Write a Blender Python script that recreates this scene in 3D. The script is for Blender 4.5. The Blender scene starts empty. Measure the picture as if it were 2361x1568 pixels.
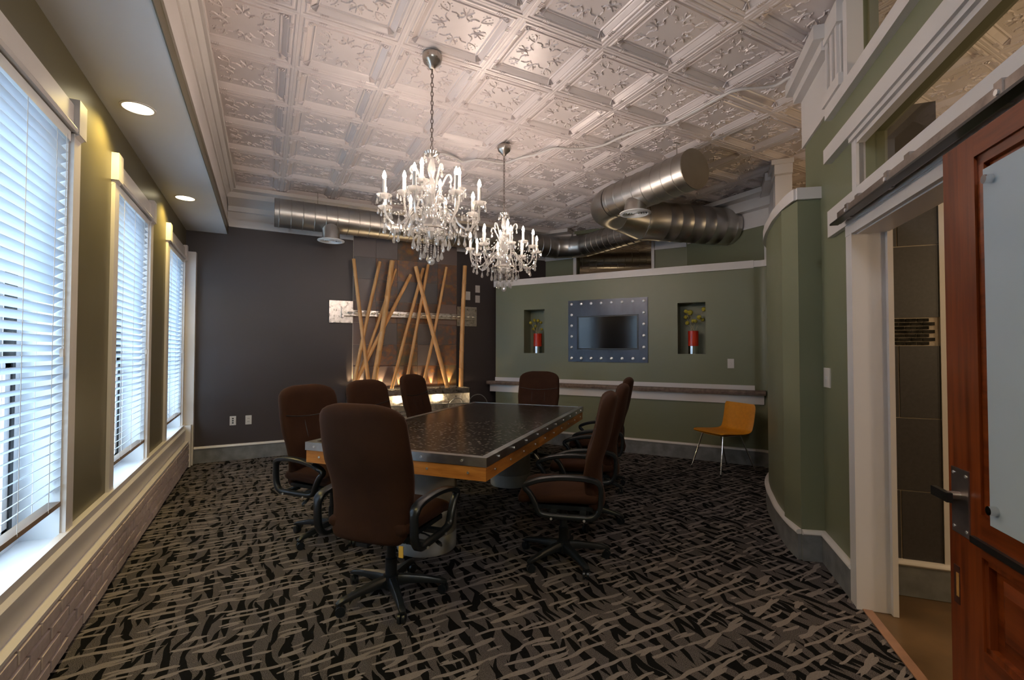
import bpy, math, random
from mathutils import Matrix, Vector
from math import pi, sin, cos, radians as R_
random.seed(11)
scene = bpy.context.scene
COL = scene.collection

# ---------------------------------------------------------------- camera
cam_d = bpy.data.cameras.new('camera'); cam = bpy.data.objects.new('camera', cam_d); COL.objects.link(cam)
cam_d.sensor_fit = 'HORIZONTAL'; cam_d.sensor_width = 36.0; cam_d.lens = 1074.3 / 2361 * 36
cam_d.clip_start = 0.05; cam_d.clip_end = 200
_p, _r, _y = R_(1.291), R_(0.089), R_(27.913)
f_ = Vector((sin(_y) * cos(_p), cos(_y) * cos(_p), sin(_p)))
r_ = Vector((cos(_y), -sin(_y), 0)); u_ = r_.cross(f_)
r2 = r_ * cos(_r) + u_ * sin(_r); u2 = u_ * cos(_r) - r_ * sin(_r)
m = Matrix.Identity(4)
for i in range(3):
    m[i][0] = r2[i]; m[i][1] = u2[i]; m[i][2] = -f_[i]
m[2][3] = 1.41
cam.matrix_world = m
scene.camera = cam

# ---------------------------------------------------------------- colour management, world, lights
vs = scene.view_settings
scene.display_settings.display_device = 'sRGB'
vs.view_transform = 'Standard'; vs.look = 'None'; vs.exposure = 0.0; vs.gamma = 1.0; vs.use_curve_mapping = False
cy = scene.cycles
cy.use_denoising = True
cy.max_bounces = 7; cy.diffuse_bounces = 4; cy.glossy_bounces = 3; cy.transmission_bounces = 5; cy.transparent_max_bounces = 8
cy.caustics_reflective = False; cy.caustics_refractive = False
cy.sample_clamp_indirect = 4.0; cy.sample_clamp_direct = 0.0
cy.use_light_tree = True

world = bpy.data.worlds.new('sky'); scene.world = world; world.use_nodes = True
bg = world.node_tree.nodes['Background']; bg.inputs[0].default_value = (0.62, 0.81, 1.0, 1); bg.inputs[1].default_value = 9.6

BULB = 300.0          # chandelier flame bulbs
DOWN = 60.0          # recessed soffit lamps (W)
def light(name, kind, loc, energy, color, size=0.05, rot=None, spot=None, blend=0.5, portal=False, size_y=None):
    d = bpy.data.lights.new(name, kind); d.energy = energy; d.color = color
    if kind in ('POINT', 'SPOT'): d.shadow_soft_size = size
    if kind == 'SPOT': d.spot_size = spot; d.spot_blend = blend
    if kind == 'AREA':
        d.shape = 'RECTANGLE'; d.size = size; d.size_y = size_y or size
        if portal: d.cycles.is_portal = True
    o = bpy.data.objects.new(name, d); COL.objects.link(o); o.location = loc
    if rot: o.rotation_euler = rot
    return o
WINS = [(2.12, 3.10), (3.925, 4.90), (5.79, 6.80)]
WZ0, WZ1 = 0.48, 2.515
for (a, b) in WINS:     # portals: they only guide sampling of the sky through the window openings
    light('window_sky_portal', 'AREA', (-1.14, (a + b) / 2, (WZ0 + WZ1) / 2), 1, (1, 1, 1), size=WZ1 - WZ0, size_y=b - a, rot=(0, -pi / 2, 0), portal=True)
for y in (-0.25, 1.67, 3.59, 5.51):   # recessed lamps in the soffit above the windows
    light('soffit_lamp', 'SPOT', (-0.71, y, 2.885), DOWN, (1.0, 0.76, 0.25), size=0.05, rot=(0, 0, 0), spot=R_(140), blend=0.6)
for x, y, z, e in ((5.9, 0.6, 1.8, 36), (3.9, -0.8, 1.9, 50), (7.2, 8.6, 1.6, 16), (2.4, -1.9, 2.1, 50), (4.6, 0.9, 2.3, 4)):
    light('adjoining_room_lamp', 'POINT', (x, y, z), e, (1.0, 0.72, 0.42), size=0.12)
# added cool point light, standing in for daylight from behind the camera
light('entrance_daylight_fill', 'POINT', (-0.1, -0.7, 2.9), 62, (0.86, 0.92, 1.0), size=0.15)

# ---------------------------------------------------------------- node helpers
def lin(c):
    return tuple(((v / 255) / 12.92 if v / 255 <= 0.04045 else ((v / 255 + 0.055) / 1.055) ** 2.4) for v in c)
class NT:
    def __init__(s, name):
        s.m = bpy.data.materials.new(name); s.m.use_nodes = True; s.t = s.m.node_tree; s.n = s.t.nodes; s.l = s.t.links
        s.b = s.n['Principled BSDF']; s.out = s.n['Material Output']
    def put(s, inp, v):
        if isinstance(v, bpy.types.NodeSocket): s.l.new(v, inp)
        elif v is not None:
            if hasattr(inp.default_value, '__len__') and not hasattr(v, '__len__'): v = (v,) * len(inp.default_value)
            if hasattr(inp.default_value, '__len__') and len(inp.default_value) == 4 and len(v) == 3: v = (*v, 1)
            inp.default_value = v
    def m_(s, op, a, b=None, c=None, clamp=False):
        n = s.n.new('ShaderNodeMath'); n.operation = op; n.use_clamp = clamp
        s.put(n.inputs[0], a)
        if b is not None: s.put(n.inputs[1], b)
        if c is not None: s.put(n.inputs[2], c)
        return n.outputs[0]
    def co(s, kind='Object'):
        return s.n.new('ShaderNodeTexCoord').outputs[kind]
    def mapping(s, v, scale=(1, 1, 1), rot=(0, 0, 0), loc=(0, 0, 0)):
        n = s.n.new('ShaderNodeMapping'); s.l.new(v, n.inputs[0])
        n.inputs['Scale'].default_value = scale; n.inputs['Rotation'].default_value = rot; n.inputs['Location'].default_value = loc
        return n.outputs[0]
    def noise(s, v, scale, detail=2, rough=0.5, out=0, w=None):
        n = s.n.new('ShaderNodeTexNoise'); s.l.new(v, n.inputs['Vector'])
        n.inputs['Scale'].default_value = scale; n.inputs['Detail'].default_value = detail; n.inputs['Roughness'].default_value = rough
        return n.outputs[out]
    def sep(s, v):
        n = s.n.new('ShaderNodeSeparateXYZ'); s.l.new(v, n.inputs[0]); return n.outputs
    def comb(s, x, y, z=0.0):
        n = s.n.new('ShaderNodeCombineXYZ'); s.put(n.inputs[0], x); s.put(n.inputs[1], y); s.put(n.inputs[2], z); return n.outputs[0]
    def ramp(s, v, stops):
        n = s.n.new('ShaderNodeValToRGB'); s.l.new(v, n.inputs[0]); e = n.color_ramp.elements
        while len(e) < len(stops): e.new(0.5)
        for k, (p, c) in enumerate(stops): e[k].position = p; e[k].color = (*c, 1)
        return n.outputs[0]
    def mix(s, f, a, b):
        n = s.n.new('ShaderNodeMix'); n.data_type = 'RGBA'; s.put(n.inputs[0], f); s.put(n.inputs[6], a); s.put(n.inputs[7], b); return n.outputs[2]
    def bump(s, h, strength=0.3, dist=0.01):
        n = s.n.new('ShaderNodeBump'); n.inputs['Strength'].default_value = strength; n.inputs['Distance'].default_value = dist
        s.l.new(h, n.inputs['Height']); s.l.new(n.outputs[0], s.b.inputs['Normal'])
    def set(s, color=None, rough=None, metal=None, **k):
        s.put(s.b.inputs['Base Color'], color); s.put(s.b.inputs['Roughness'], rough); s.put(s.b.inputs['Metallic'], metal)
        for a, v in k.items(): s.put(s.b.inputs[a], v)
        return s.m
def paint(name, c, rough=0.5, var=0.08, scale=3, bump=0.05, bscale=120, **k):
    n = NT(name); v = n.co(); f = n.noise(v, scale, 4)
    lo = tuple(x * (1 - var) for x in c); hi = tuple(min(1, x * (1 + var)) for x in c)
    col = n.ramp(f, [(0.3, lo), (0.7, hi)])
    if bump: n.bump(n.noise(v, bscale, 2), bump, 0.002)
    return n.set(col, rough, **k)
def metal(name, c, rough=0.3, var=0.25, scale=8, streak=(1, 1, 1), bump=0.0):
    n = NT(name); v = n.mapping(n.co(), streak); f = n.noise(v, scale, 5, 0.65)
    col = n.ramp(f, [(0.3, tuple(x * (1 - var) for x in c)), (0.7, tuple(min(1, x * (1 + var)) for x in c))])
    rr = n.m_('MULTIPLY_ADD', f, rough * 0.8, rough * 0.6)
    if bump: n.bump(f, bump, 0.004)
    return n.set(col, rr, 1.0)
def emit(name, c, s):
    n = NT(name); e = n.n.new('ShaderNodeEmission'); e.inputs[0].default_value = (*c, 1); e.inputs[1].default_value = s
    n.l.new(e.outputs[0], n.out.inputs[0]); return n.m

# ---------------------------------------------------------------- materials
M = {}
M['green'] = paint('sage_green_paint', (0.170, 0.178, 0.108), 0.42, 0.04, 1.2, 0.04, 200)
M['olive'] = paint('olive_wall_paint', (0.108, 0.092, 0.048), 0.38, 0.04, 1.2, 0.04, 200)
M['dark'] = paint('dark_brown_paint', (0.050, 0.040, 0.040), 0.42, 0.05, 1.2, 0.05, 160)
M['white'] = paint('white_trim_paint', (0.66, 0.62, 0.60), 0.35, 0.03, 2, 0.03, 60)
M['soffit'] = paint('soffit_white_paint', (0.74, 0.74, 0.75), 0.5, 0.02, 2, 0.03, 160)
M['tin'] = paint('white_pressed_tin', (0.72, 0.64, 0.62), 0.26, 0.04, 1.5, 0.02, 30)
M['vinyl'] = paint('white_window_vinyl', (0.78, 0.80, 0.82), 0.3, 0.02, 2, 0)
M['slat'] = None
n = NT('white_blind_slat'); n.set((0.80, 0.83, 0.86), 0.45)
tr = n.n.new('ShaderNodeBsdfTranslucent'); tr.inputs[0].default_value = (0.75, 0.82, 0.92, 1)
mx = n.n.new('ShaderNodeMixShader'); mx.inputs[0].default_value = 0.42
n.l.new(n.b.outputs[0], mx.inputs[1]); n.l.new(tr.outputs[0], mx.inputs[2]); n.l.new(mx.outputs[0], n.out.inputs[0]); M['slat'] = n.m
M['rail'] = paint('bronze_blind_rail', (0.22, 0.15, 0.10), 0.4, 0.1)
M['concrete'] = paint('grey_concrete_base', (0.17, 0.175, 0.18), 0.5, 0.28, 9, 0.25, 60)
M['stone'] = paint('brown_stone_shelf', (0.16, 0.115, 0.09), 0.75, 0.35, 25, 0.6, 60)
M['brick'] = paint('painted_brick', (0.52, 0.43, 0.40), 0.6, 0.12, 25, 0.5, 70)
M['floor2'] = paint('stained_concrete_floor', (0.13, 0.075, 0.032), 0.30, 0.30, 4, 0.05, 40)
M['copper'] = paint('tan_threshold', (0.30, 0.16, 0.10), 0.45, 0.15, 10)
M['duct'] = metal('galvanised_duct', (0.52, 0.50, 0.47), 0.36, 0.07, 5)
M['duct2'] = metal('brushed_duct_cap', (0.30, 0.28, 0.24), 0.45, 0.10, 6)
M['steel'] = metal('blued_steel', (0.060, 0.064, 0.076), 0.34, 0.30, 4, (1, 1, 0.5))
M['rawsteel'] = metal('ground_steel', (0.62, 0.60, 0.58), 0.30, 0.30, 22)
M['alu'] = metal('aluminium_edge', (0.60, 0.60, 0.61), 0.36, 0.12, 9)
M['chrome'] = metal('chrome', (0.75, 0.75, 0.76), 0.10, 0.05, 5)
M['rivet'] = metal('bright_rivet', (0.92, 0.92, 0.93), 0.42, 0.04, 5)
M['nickel'] = metal('brushed_nickel', (0.52, 0.47, 0.42), 0.30, 0.12, 20)
M['track'] = metal('weathered_track_steel', (0.27, 0.23, 0.21), 0.42, 0.30, 14, (1, 1, 1), 0.05)
M['black'] = paint('black_plastic', (0.008, 0.011, 0.014), 0.34, 0.10, 20, 0.05, 220)
M['blackmetal'] = paint('black_metal', (0.01, 0.01, 0.01), 0.35, 0.1, 20, 0)
M['screen'] = NT('black_screen').set((0.004, 0.005, 0.008), 0.09)
M['plate'] = paint('ivory_plate', (0.62, 0.58, 0.54), 0.35, 0.02, 2, 0)
M['slot'] = paint('dark_slot', (0.02, 0.02, 0.02), 0.5, 0, 2, 0)
M['yellow'] = paint('mustard_shell', (0.62, 0.24, 0.008), 0.55, 0.08, 30, 0.15, 260)
M['red'] = paint('red_glass_vase', (0.42, 0.022, 0.012), 0.12, 0.25, 14, 0, Specular_IOR_Level=0.7) if False else None
nn = NT('red_glass_vase'); ff = nn.noise(nn.mapping(nn.co(), (1, 1, 0.2)), 40, 3)
M['red'] = nn.set(nn.ramp(ff, [(0.35, (0.45, 0.02, 0.012)), (0.7, (0.62, 0.06, 0.02))]), 0.12)
M['flower'] = paint('yellow_globe_flower', (0.36, 0.30, 0.03), 0.9, 0.4, 60, 1.0, 150)
M['stem'] = paint('pale_stem', (0.40, 0.34, 0.18), 0.7, 0.1, 10, 0)
M['pebble'] = paint('dark_pebbles', (0.05, 0.055, 0.055), 0.4, 0.5, 20, 0.2, 60)
M['cable'] = paint('white_cable', (0.60, 0.56, 0.53), 0.45, 0.02, 2, 0)
M['greycable'] = paint('grey_cable', (0.22, 0.22, 0.20), 0.45, 0.05, 2, 0)
M['tag'] = paint('yellow_tag', (0.7, 0.42, 0.06), 0.6, 0.05, 5, 0)
M['tile'] = paint('grey_porcelain_tile', (0.050, 0.046, 0.047), 0.42, 0.12, 60, 0.1, 200)
M['grout'] = paint('pale_grout', (0.50, 0.42, 0.33), 0.8, 0.1, 40, 0.1)
M['mosaic'] = paint('black_glass_mosaic', (0.022, 0.020, 0.018), 0.10, 0.9, 25, 0)
M['outside'] = paint('pale_facade', (0.75, 0.78, 0.80), 0.8, 0.05, 1, 0)
M['pave'] = paint('pale_pavement', (0.80, 0.80, 0.80), 0.9, 0.1, 1, 0)
M['frost'] = NT('frosted_white_glass').set((0.46, 0.53, 0.58), 0.12)
M['plaster'] = paint('adjoining_room_plaster', (0.20, 0.18, 0.12), 0.6, 0.05, 2, 0.02)
# window / transom glass : thin clear pane
n = NT('clear_pane'); t = n.n.new('ShaderNodeBsdfTransparent'); t.inputs[0].default_value = (0.97, 0.98, 0.98, 1)
g = n.n.new('ShaderNodeBsdfGlossy'); g.inputs['Roughness'].default_value = 0.02
fr = n.n.new('ShaderNodeFresnel'); fr.inputs[0].default_value = 1.5; mx = n.n.new('ShaderNodeMixShader')
ge = n.n.new('ShaderNodeNewGeometry')
n.l.new(n.m_('MULTIPLY', n.m_('MINIMUM', fr.outputs[0], 0.30), n.m_('SUBTRACT', 1.0, ge.outputs['Backfacing'])), mx.inputs[0]); n.l.new(t.outputs[0], mx.inputs[1]); n.l.new(g.outputs[0], mx.inputs[2]); n.l.new(mx.outputs[0], n.out.inputs[0])
M['pane'] = n.m
# crystal : glass with a little milky body so that it catches the lamps
n = NT('cut_crystal'); g = n.n.new('ShaderNodeBsdfGlossy'); g.inputs['Roughness'].default_value = 0.08; g.inputs[0].default_value = (1, 0.98, 0.95, 1)
t = n.n.new('ShaderNodeBsdfTransparent'); t.inputs[0].default_value = (0.97, 0.97, 0.97, 1)
tl = n.n.new('ShaderNodeBsdfTranslucent'); tl.inputs[0].default_value = (0.9, 0.88, 0.85, 1)
m1 = n.n.new('ShaderNodeMixShader'); m1.inputs[0].default_value = 0.40
n.l.new(tl.outputs[0], m1.inputs[1]); n.l.new(g.outputs[0], m1.inputs[2])
lw = n.n.new('ShaderNodeLayerWeight'); lw.inputs[0].default_value = 0.45
mx = n.n.new('ShaderNodeMixShader'); a = n.m_('MULTIPLY_ADD', lw.outputs['Facing'], 0.50, 0.48)
n.l.new(a, mx.inputs[0]); n.l.new(t.outputs[0], mx.inputs[1]); n.l.new(m1.outputs[0], mx.inputs[2]); n.l.new(mx.outputs[0], n.out.inputs[0])
M['crystal'] = n.m
n = NT('ivory_candle'); n.set((0.85, 0.80, 0.74), 0.4); M['candle'] = n.m
M['bulb'] = emit('lit_flame_bulb', (1.0, 0.80, 0.66), BULB)
M['lamp_disc'] = emit('lit_lamp_disc', (1.0, 0.86, 0.55), 6.0)
M['tray_lamp'] = emit('lit_tray_lamp', (1.0, 0.78, 0.48), 14.0)

# chair upholstery
n = NT('brown_suede'); v = n.co(); f = n.noise(v, 3.5, 4, 0.6); g = n.noise(v, 300, 2)
lw = n.n.new('ShaderNodeLayerWeight'); lw.inputs[0].default_value = 0.35
c = n.ramp(f, [(0.3, (0.026, 0.011, 0.007)), (0.7, (0.042, 0.017, 0.009))])
n.bump(g, 0.3, 0.001); n.set(c, 0.85); n.b.inputs['Specular IOR Level'].default_value = 0.12
n.b.inputs['Sheen Weight'].default_value = 0.12; n.b.inputs['Sheen Roughness'].default_value = 0.4; n.b.inputs['Sheen Tint'].default_value = (0.55, 0.33, 0.24, 1)
M['suede'] = n.m
# woods
def wood(name, a, b, scale=(1, 1, 0.08), freq=26, rough=0.35):
    n = NT(name); v = n.mapping(n.co(), scale); f = n.noise(v, freq, 5, 0.6); g = n.noise(n.co(), 3, 2)
    k = n.m_('ADD', n.m_('MULTIPLY', f, 0.75), n.m_('MULTIPLY', g, 0.25))
    n.bump(f, 0.12, 0.002)
    return n.set(n.ramp(k, [(0.35, a), (0.65, b)]), rough)
M['mahogany'] = wood('red_mahogany', (0.085, 0.014, 0.003), (0.25, 0.052, 0.010), (1, 1, 0.06), 30, 0.28)
M['mahogany_h'] = wood('red_mahogany_rail', (0.085, 0.014, 0.003), (0.25, 0.052, 0.010), (0.06, 0.06, 1), 30, 0.28)
M['apron'] = wood('orange_fir_apron', (0.36, 0.12, 0.020), (0.62, 0.26, 0.055), (0.15, 0.15, 1), 26, 0.4)
n = NT('bamboo_cane'); v = n.co('Object'); f = n.noise(n.mapping(v, (1, 1, 0.15)), 30, 3)
n.set(n.ramp(f, [(0.3, (0.62, 0.30, 0.10)), (0.7, (0.82, 0.48, 0.20))]), 0.38); M['bamboo'] = n.m
M['node'] = paint('bamboo_node', (0.20, 0.08, 0.03), 0.6, 0.1, 10, 0)
# speckled table laminate
n = NT('speckled_black_laminate'); v = n.co(); vo = n.n.new('ShaderNodeTexVoronoi'); n.l.new(n.mapping(v, (1, 0.45, 1), (0, 0, 0.7)), vo.inputs['Vector']); vo.inputs['Scale'].default_value = 60
d = n.m_('LESS_THAN', vo.outputs['Distance'], 0.30); rnd = n.sep(vo.outputs['Color'])[0]; d = n.m_('MULTIPLY', d, n.m_('GREATER_THAN', rnd, 0.45))
f = n.noise(v, 30, 3)
n.set(n.mix(d, n.ramp(f, [(0.3, (0.012, 0.010, 0.010)), (0.7, (0.030, 0.026, 0.025))]), (0.22, 0.19, 0.17)), 0.22); M['laminate'] = n.m
# slate, one tone per tile
n = NT('multicolour_slate'); v = n.co(); oi = n.n.new('ShaderNodeObjectInfo'); rn = oi.outputs['Random']
vv = n.n.new('ShaderNodeVectorMath'); vv.operation = 'ADD'; n.l.new(v, vv.inputs[0]); n.l.new(n.comb(n.m_('MULTIPLY', rn, 37.0), n.m_('MULTIPLY', rn, 11.0), 0.0), vv.inputs[1])
f = n.noise(vv.outputs[0], 5, 6, 0.65); g = n.noise(vv.outputs[0], 11, 5, 0.6)
base = n.ramp(rn, [(0.0, (0.19, 0.13, 0.11)), (0.3, (0.14, 0.12, 0.12)), (0.55, (0.085, 0.085, 0.092)), (0.7, (0.20, 0.12, 0.085)), (0.85, (0.07, 0.055, 0.05)), (1.0, (0.13, 0.12, 0.06))])
rust = n.ramp(g, [(0.42, (0.10, 0.08, 0.07)), (0.55, (0.30, 0.10, 0.02)), (0.7, (0.34, 0.20, 0.03))])
k = n.m_('MULTIPLY', n.m_('GREATER_THAN', rn, 0.50), n.m_('MULTIPLY_ADD', f, 2.4, -0.8, clamp=True), clamp=True)
n.bump(f, 0.5, 0.004); n.set(n.mix(k, base, rust), 0.42); M['slate'] = n.m
# carpet: black blade marks woven over pale cross strokes
n = NT('woven_stroke_carpet'); v = n.co(); x, y, z = n.sep(v)
w1 = n.noise(v, 2.6, 2, 0.5); w2 = n.noise(n.mapping(v, (1, 1, 1), (0, 0, 0), (7, 3, 0)), 3.2, 2, 0.5); w3 = n.noise(n.mapping(v, (3, 6, 1)), 2.0, 1); w4 = n.noise(n.mapping(v, (1, 1, 1), (0, 0, 0), (2, 9, 0)), 9, 2)
def blades(off, wid, length, amp, thick, skew, seed):
    u = n.m_('ADD', n.m_('MULTIPLY_ADD', w1, amp, x), n.m_('MULTIPLY', y, skew)); u = n.m_('ADD', u, n.m_('MULTIPLY', w4, 0.006))
    u = n.m_('DIVIDE', n.m_('ADD', u, off), wid)
    cell = n.m_('FLOOR', u); fx = n.m_('ABSOLUTE', n.m_('SUBTRACT', n.m_('FRACT', u), 0.5))
    ph = n.m_('FRACT', n.m_('MULTIPLY', n.m_('SINE', n.m_('MULTIPLY', n.m_('ADD', cell, seed), 12.9898)), 43758.5))
    t = n.m_('FRACT', n.m_('ADD', n.m_('DIVIDE', y, length), ph))
    env = n.m_('MULTIPLY', n.m_('SINE', n.m_('MULTIPLY', t, pi)), thick)
    return n.m_('LESS_THAN', fx, n.m_('SUBTRACT', env, 0.06))
b1 = blades(0.0, 0.082, 0.46, 0.15, 0.29, 0.10, 3.1)
b2 = blades(0.31, 0.088, 0.30, 0.24, 0.25, -0.24, 8.7)
blade = n.m_('MAXIMUM', b1, b2)
def strokes(off, wid, amp, thick, sk):
    q = n.m_('ADD', n.m_('MULTIPLY_ADD', w2, amp, y), n.m_('MULTIPLY', x, sk))
    q = n.m_('DIVIDE', n.m_('ADD', q, off), wid)
    fx = n.m_('ABSOLUTE', n.m_('SUBTRACT', n.m_('FRACT', q), 0.5))
    th = n.m_('MINIMUM', n.m_('MULTIPLY_ADD', w3, thick * 16.0, -thick * 7.2), thick * 1.12)
    return n.m_('LESS_THAN', fx, th)
s1 = strokes(0.0, 0.066, 0.09, 0.135, 0.02); s2 = strokes(0.02, 0.130, 0.16, 0.085, -0.16)
stroke = n.m_('MAXIMUM', s1, s2)
sp = n.noise(v, 420, 1); sp2 = n.noise(v, 160, 2)
base = n.mix(n.m_('GREATER_THAN', sp, 0.52), (0.030, 0.027, 0.028), (0.150, 0.132, 0.126))
pale = n.ramp(sp2, [(0.3, (0.160, 0.138, 0.128)), (0.7, (0.215, 0.186, 0.172))])
c = n.mix(blade, base, (0.006, 0.006, 0.0065)); c = n.mix(stroke, c, pale)
n.bump(n.m_('ADD', sp, n.m_('MULTIPLY', stroke, 0.4)), 0.5, 0.004); n.set(c, 0.95); n.b.inputs['Specular IOR Level'].default_value = 0.05; M['carpet'] = n.m

# ---------------------------------------------------------------- mesh helpers
class MB:
    def __init__(s, T=None): s.v = []; s.f = []; s.T = T
    def add(s, vs, fs):
        o = len(s.v); s.v += [tuple(p) for p in vs]; s.f += [tuple(i + o for i in f) for f in fs]; return s
    def box(s, x0, x1, y0, y1, z0, z1):
        if x0 > x1: x0, x1 = x1, x0
        if y0 > y1: y0, y1 = y1, y0
        if z0 > z1: z0, z1 = z1, z0
        return s.add([(x0, y0, z0), (x1, y0, z0), (x1, y1, z0), (x0, y1, z0), (x0, y0, z1), (x1, y0, z1), (x1, y1, z1), (x0, y1, z1)],
                     [(0, 3, 2, 1), (4, 5, 6, 7), (0, 1, 5, 4), (1, 2, 6, 5), (2, 3, 7, 6), (3, 0, 4, 7)])
    def prism(s, poly, z0, z1):
        n = len(poly); vs = [(p[0], p[1], z0) for p in poly] + [(p[0], p[1], z1) for p in poly]
        return s.add(vs, [tuple(range(n - 1, -1, -1)), tuple(range(n, 2 * n))] + [(i, (i + 1) % n, (i + 1) % n + n, i + n) for i in range(n)])
    def extr(s, poly, axis, a, b):   # poly of 2D points swept along an axis ('x': (y,z), 'y': (x,z))
        n = len(poly)
        mk = (lambda p, t: (t, p[0], p[1])) if axis == 'x' else (lambda p, t: (p[0], t, p[1]))
        vs = [mk(p, a) for p in poly] + [mk(p, b) for p in poly]
        return s.add(vs, [tuple(range(n - 1, -1, -1)), tuple(range(n, 2 * n))] + [(i, (i + 1) % n, (i + 1) % n + n, i + n) for i in range(n)])
    def loft(s, secs, closed=False, caps=True):
        n = len(secs[0]); k = len(secs); vs = [p for q in secs for p in q]; fs = []
        for i in range(k if closed else k - 1):
            a, b = i * n, ((i + 1) % k) * n
            fs += [(a + j, a + (j + 1) % n, b + (j + 1) % n, b + j) for j in range(n)]
        if caps and not closed: fs += [tuple(range(n - 1, -1, -1)), tuple(range((k - 1) * n, k * n))]
        return s.add(vs, fs)
    def tube(s, path, r, n=8, closed=False, flat=None, caps=True):
        path = [Vector(p) for p in path]; k = len(path); secs = []; up = None
        rr = r if callable(r) else (lambda i: r[i] if isinstance(r, (list, tuple)) else r)
        for i, p in enumerate(path):
            a = path[(i - 1) % k] if (closed or i > 0) else p; b = path[(i + 1) % k] if (closed or i < k - 1) else p
            t = (b - a).normalized()
            if up is None:
                up = Vector((0, 0, 1)) if abs(t.z) < 0.9 else Vector((1, 0, 0))
            side = t.cross(up).normalized(); up = side.cross(t).normalized(); q = rr(i)
            e = flat or (1, 1)
            secs.append([p + side * (cos(2 * pi * j / n) * q * e[0]) + up * (sin(2 * pi * j / n) * q * e[1]) for j in range(n)])
        return s.loft(secs, closed, caps)
    def cyl(s, c, r, z0, z1, n=16, r2=None):
        r2 = r if r2 is None else r2
        return s.loft([[(c[0] + cos(2 * pi * j / n) * q, c[1] + sin(2 * pi * j / n) * q, z) for j in range(n)] for q, z in ((r, z0), (r2, z1))])
    def lathe(s, prof, n=16, c=(0, 0, 0)):
        return s.loft([[(c[0] + cos(2 * pi * j / n) * max(q, 1e-4), c[1] + sin(2 * pi * j / n) * max(q, 1e-4), c[2] + z) for j in range(n)] for q, z in prof])
    def ball(s, c, r, n=8, sz=1.0):
        k = max(4, n // 2 + 1)
        return s.lathe([(r * sin(pi * i / k), -r * sz * cos(pi * i / k)) for i in range(k + 1)], n, c)
    def disc_axis(s, c, ax, r, h, n=12):
        c = Vector(c); ax = Vector(ax).normalized(); return s.tube([c, c + ax * h], r, n)
    def build(s, name, mat, parent=None, smooth=False, kind=None, angle=None):
        me = bpy.data.meshes.new(name)
        vs = s.v if s.T is None else [tuple(s.T @ Vector(p)) for p in s.v]
        me.from_pydata(vs, [], s.f); me.update()
        me.materials.append(M[mat] if isinstance(mat, str) else mat)
        if smooth:
            me.polygons.foreach_set('use_smooth', [True] * len(me.polygons))
            try: me.set_sharp_from_angle(angle=R_(angle or 40))
            except Exception: pass
        o = bpy.data.objects.new(name, me); COL.objects.link(o)
        if parent: o.parent = parent
        if kind: o['kind'] = kind
        return o
def empty(name, loc=(0, 0, 0), rz=0, label=None, cat=None, group=None, kind=None):
    o = bpy.data.objects.new(name, None); COL.objects.link(o); o.location = loc; o.rotation_euler = (0, 0, rz); o.empty_display_size = 0.1
    return tag(o, label, cat, group, kind)
def tag(o, label=None, cat=None, group=None, kind=None):
    if label: o['label'] = label
    if cat: o['category'] = cat
    if group: o['group'] = group
    if kind: o['kind'] = kind
    return o
def inst(src, parent=None, name=None, loc=None, rot=None, label=None):
    o = src.copy(); COL.objects.link(o)
    if name: o.name = name
    o.parent = parent
    if loc is not None: o.location = loc
    if rot is not None: o.rotation_euler = rot
    return o
def copy_tree(o, parent=None):
    c = o.copy(); COL.objects.link(c); c.parent = parent
    if parent: c.matrix_parent_inverse = o.matrix_parent_inverse.copy()
    for ch in [q for q in KIDS.get(o, [])]: copy_tree(ch, c)
    return c
KIDS = {}
def index_children():
    KIDS.clear()
    for o in COL.objects:
        if o.parent: KIDS.setdefault(o.parent, []).append(o)
def bez(pts, n=8, closed=False):    # Catmull-Rom smoothing
    P = [Vector(p) for p in pts]; k = len(P); out = []
    for i in range(k if closed else k - 1):
        g = (lambda j: P[j % k]) if closed else (lambda j: P[min(max(j, 0), k - 1)])
        p0, p1, p2, p3 = g(i - 1), g(i), g(i + 1), g(i + 2)
        for q in range(n):
            t = q / n; out.append(0.5 * ((2 * p1) + (p2 - p0) * t + (2 * p0 - 5 * p1 + 4 * p2 - p3) * t * t + (3 * p1 - p0 - 3 * p2 + p3) * t ** 3))
    if not closed: out.append(P[-1])
    return out
def wall_cells(mb, s0, s1, z0, z1, holes, o0, o1):
    S = sorted({s0, s1} | {h[0] for h in holes} | {h[1] for h in holes}); Z = sorted({z0, z1} | {h[2] for h in holes} | {h[3] for h in holes})
    for a, b in zip(S, S[1:]):
        for c, d in zip(Z, Z[1:]):
            mx_, mz = (a + b) / 2, (c + d) / 2
            if any(h[0] < mx_ < h[1] and h[2] < mz < h[3] for h in holes): continue
            mb.box(a, b, o0, o1, c, d)
def frame(origin, s, n):
    T = Matrix.Identity(4)
    for i in range(2): T[i][0] = s[i]; T[i][1] = n[i]; T[i][3] = origin[i]
    return T
CZ = 3.454
BW = 6.99
# oblique wall frames: local x runs along the wall, local y points into the room
TVF = frame((4.924, 4.319), (-0.553, 0.833), (-0.833, -0.553))
DWF = frame((3.333, 1.802), (0.719, 0.695), (-0.695, 0.719))

# ================================================================ SETTING: floors
MB().box(-1.2, 9.0, -3.5, 11, -0.12, -0.03).build('floor_slab', 'floor2', kind='structure')
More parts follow.
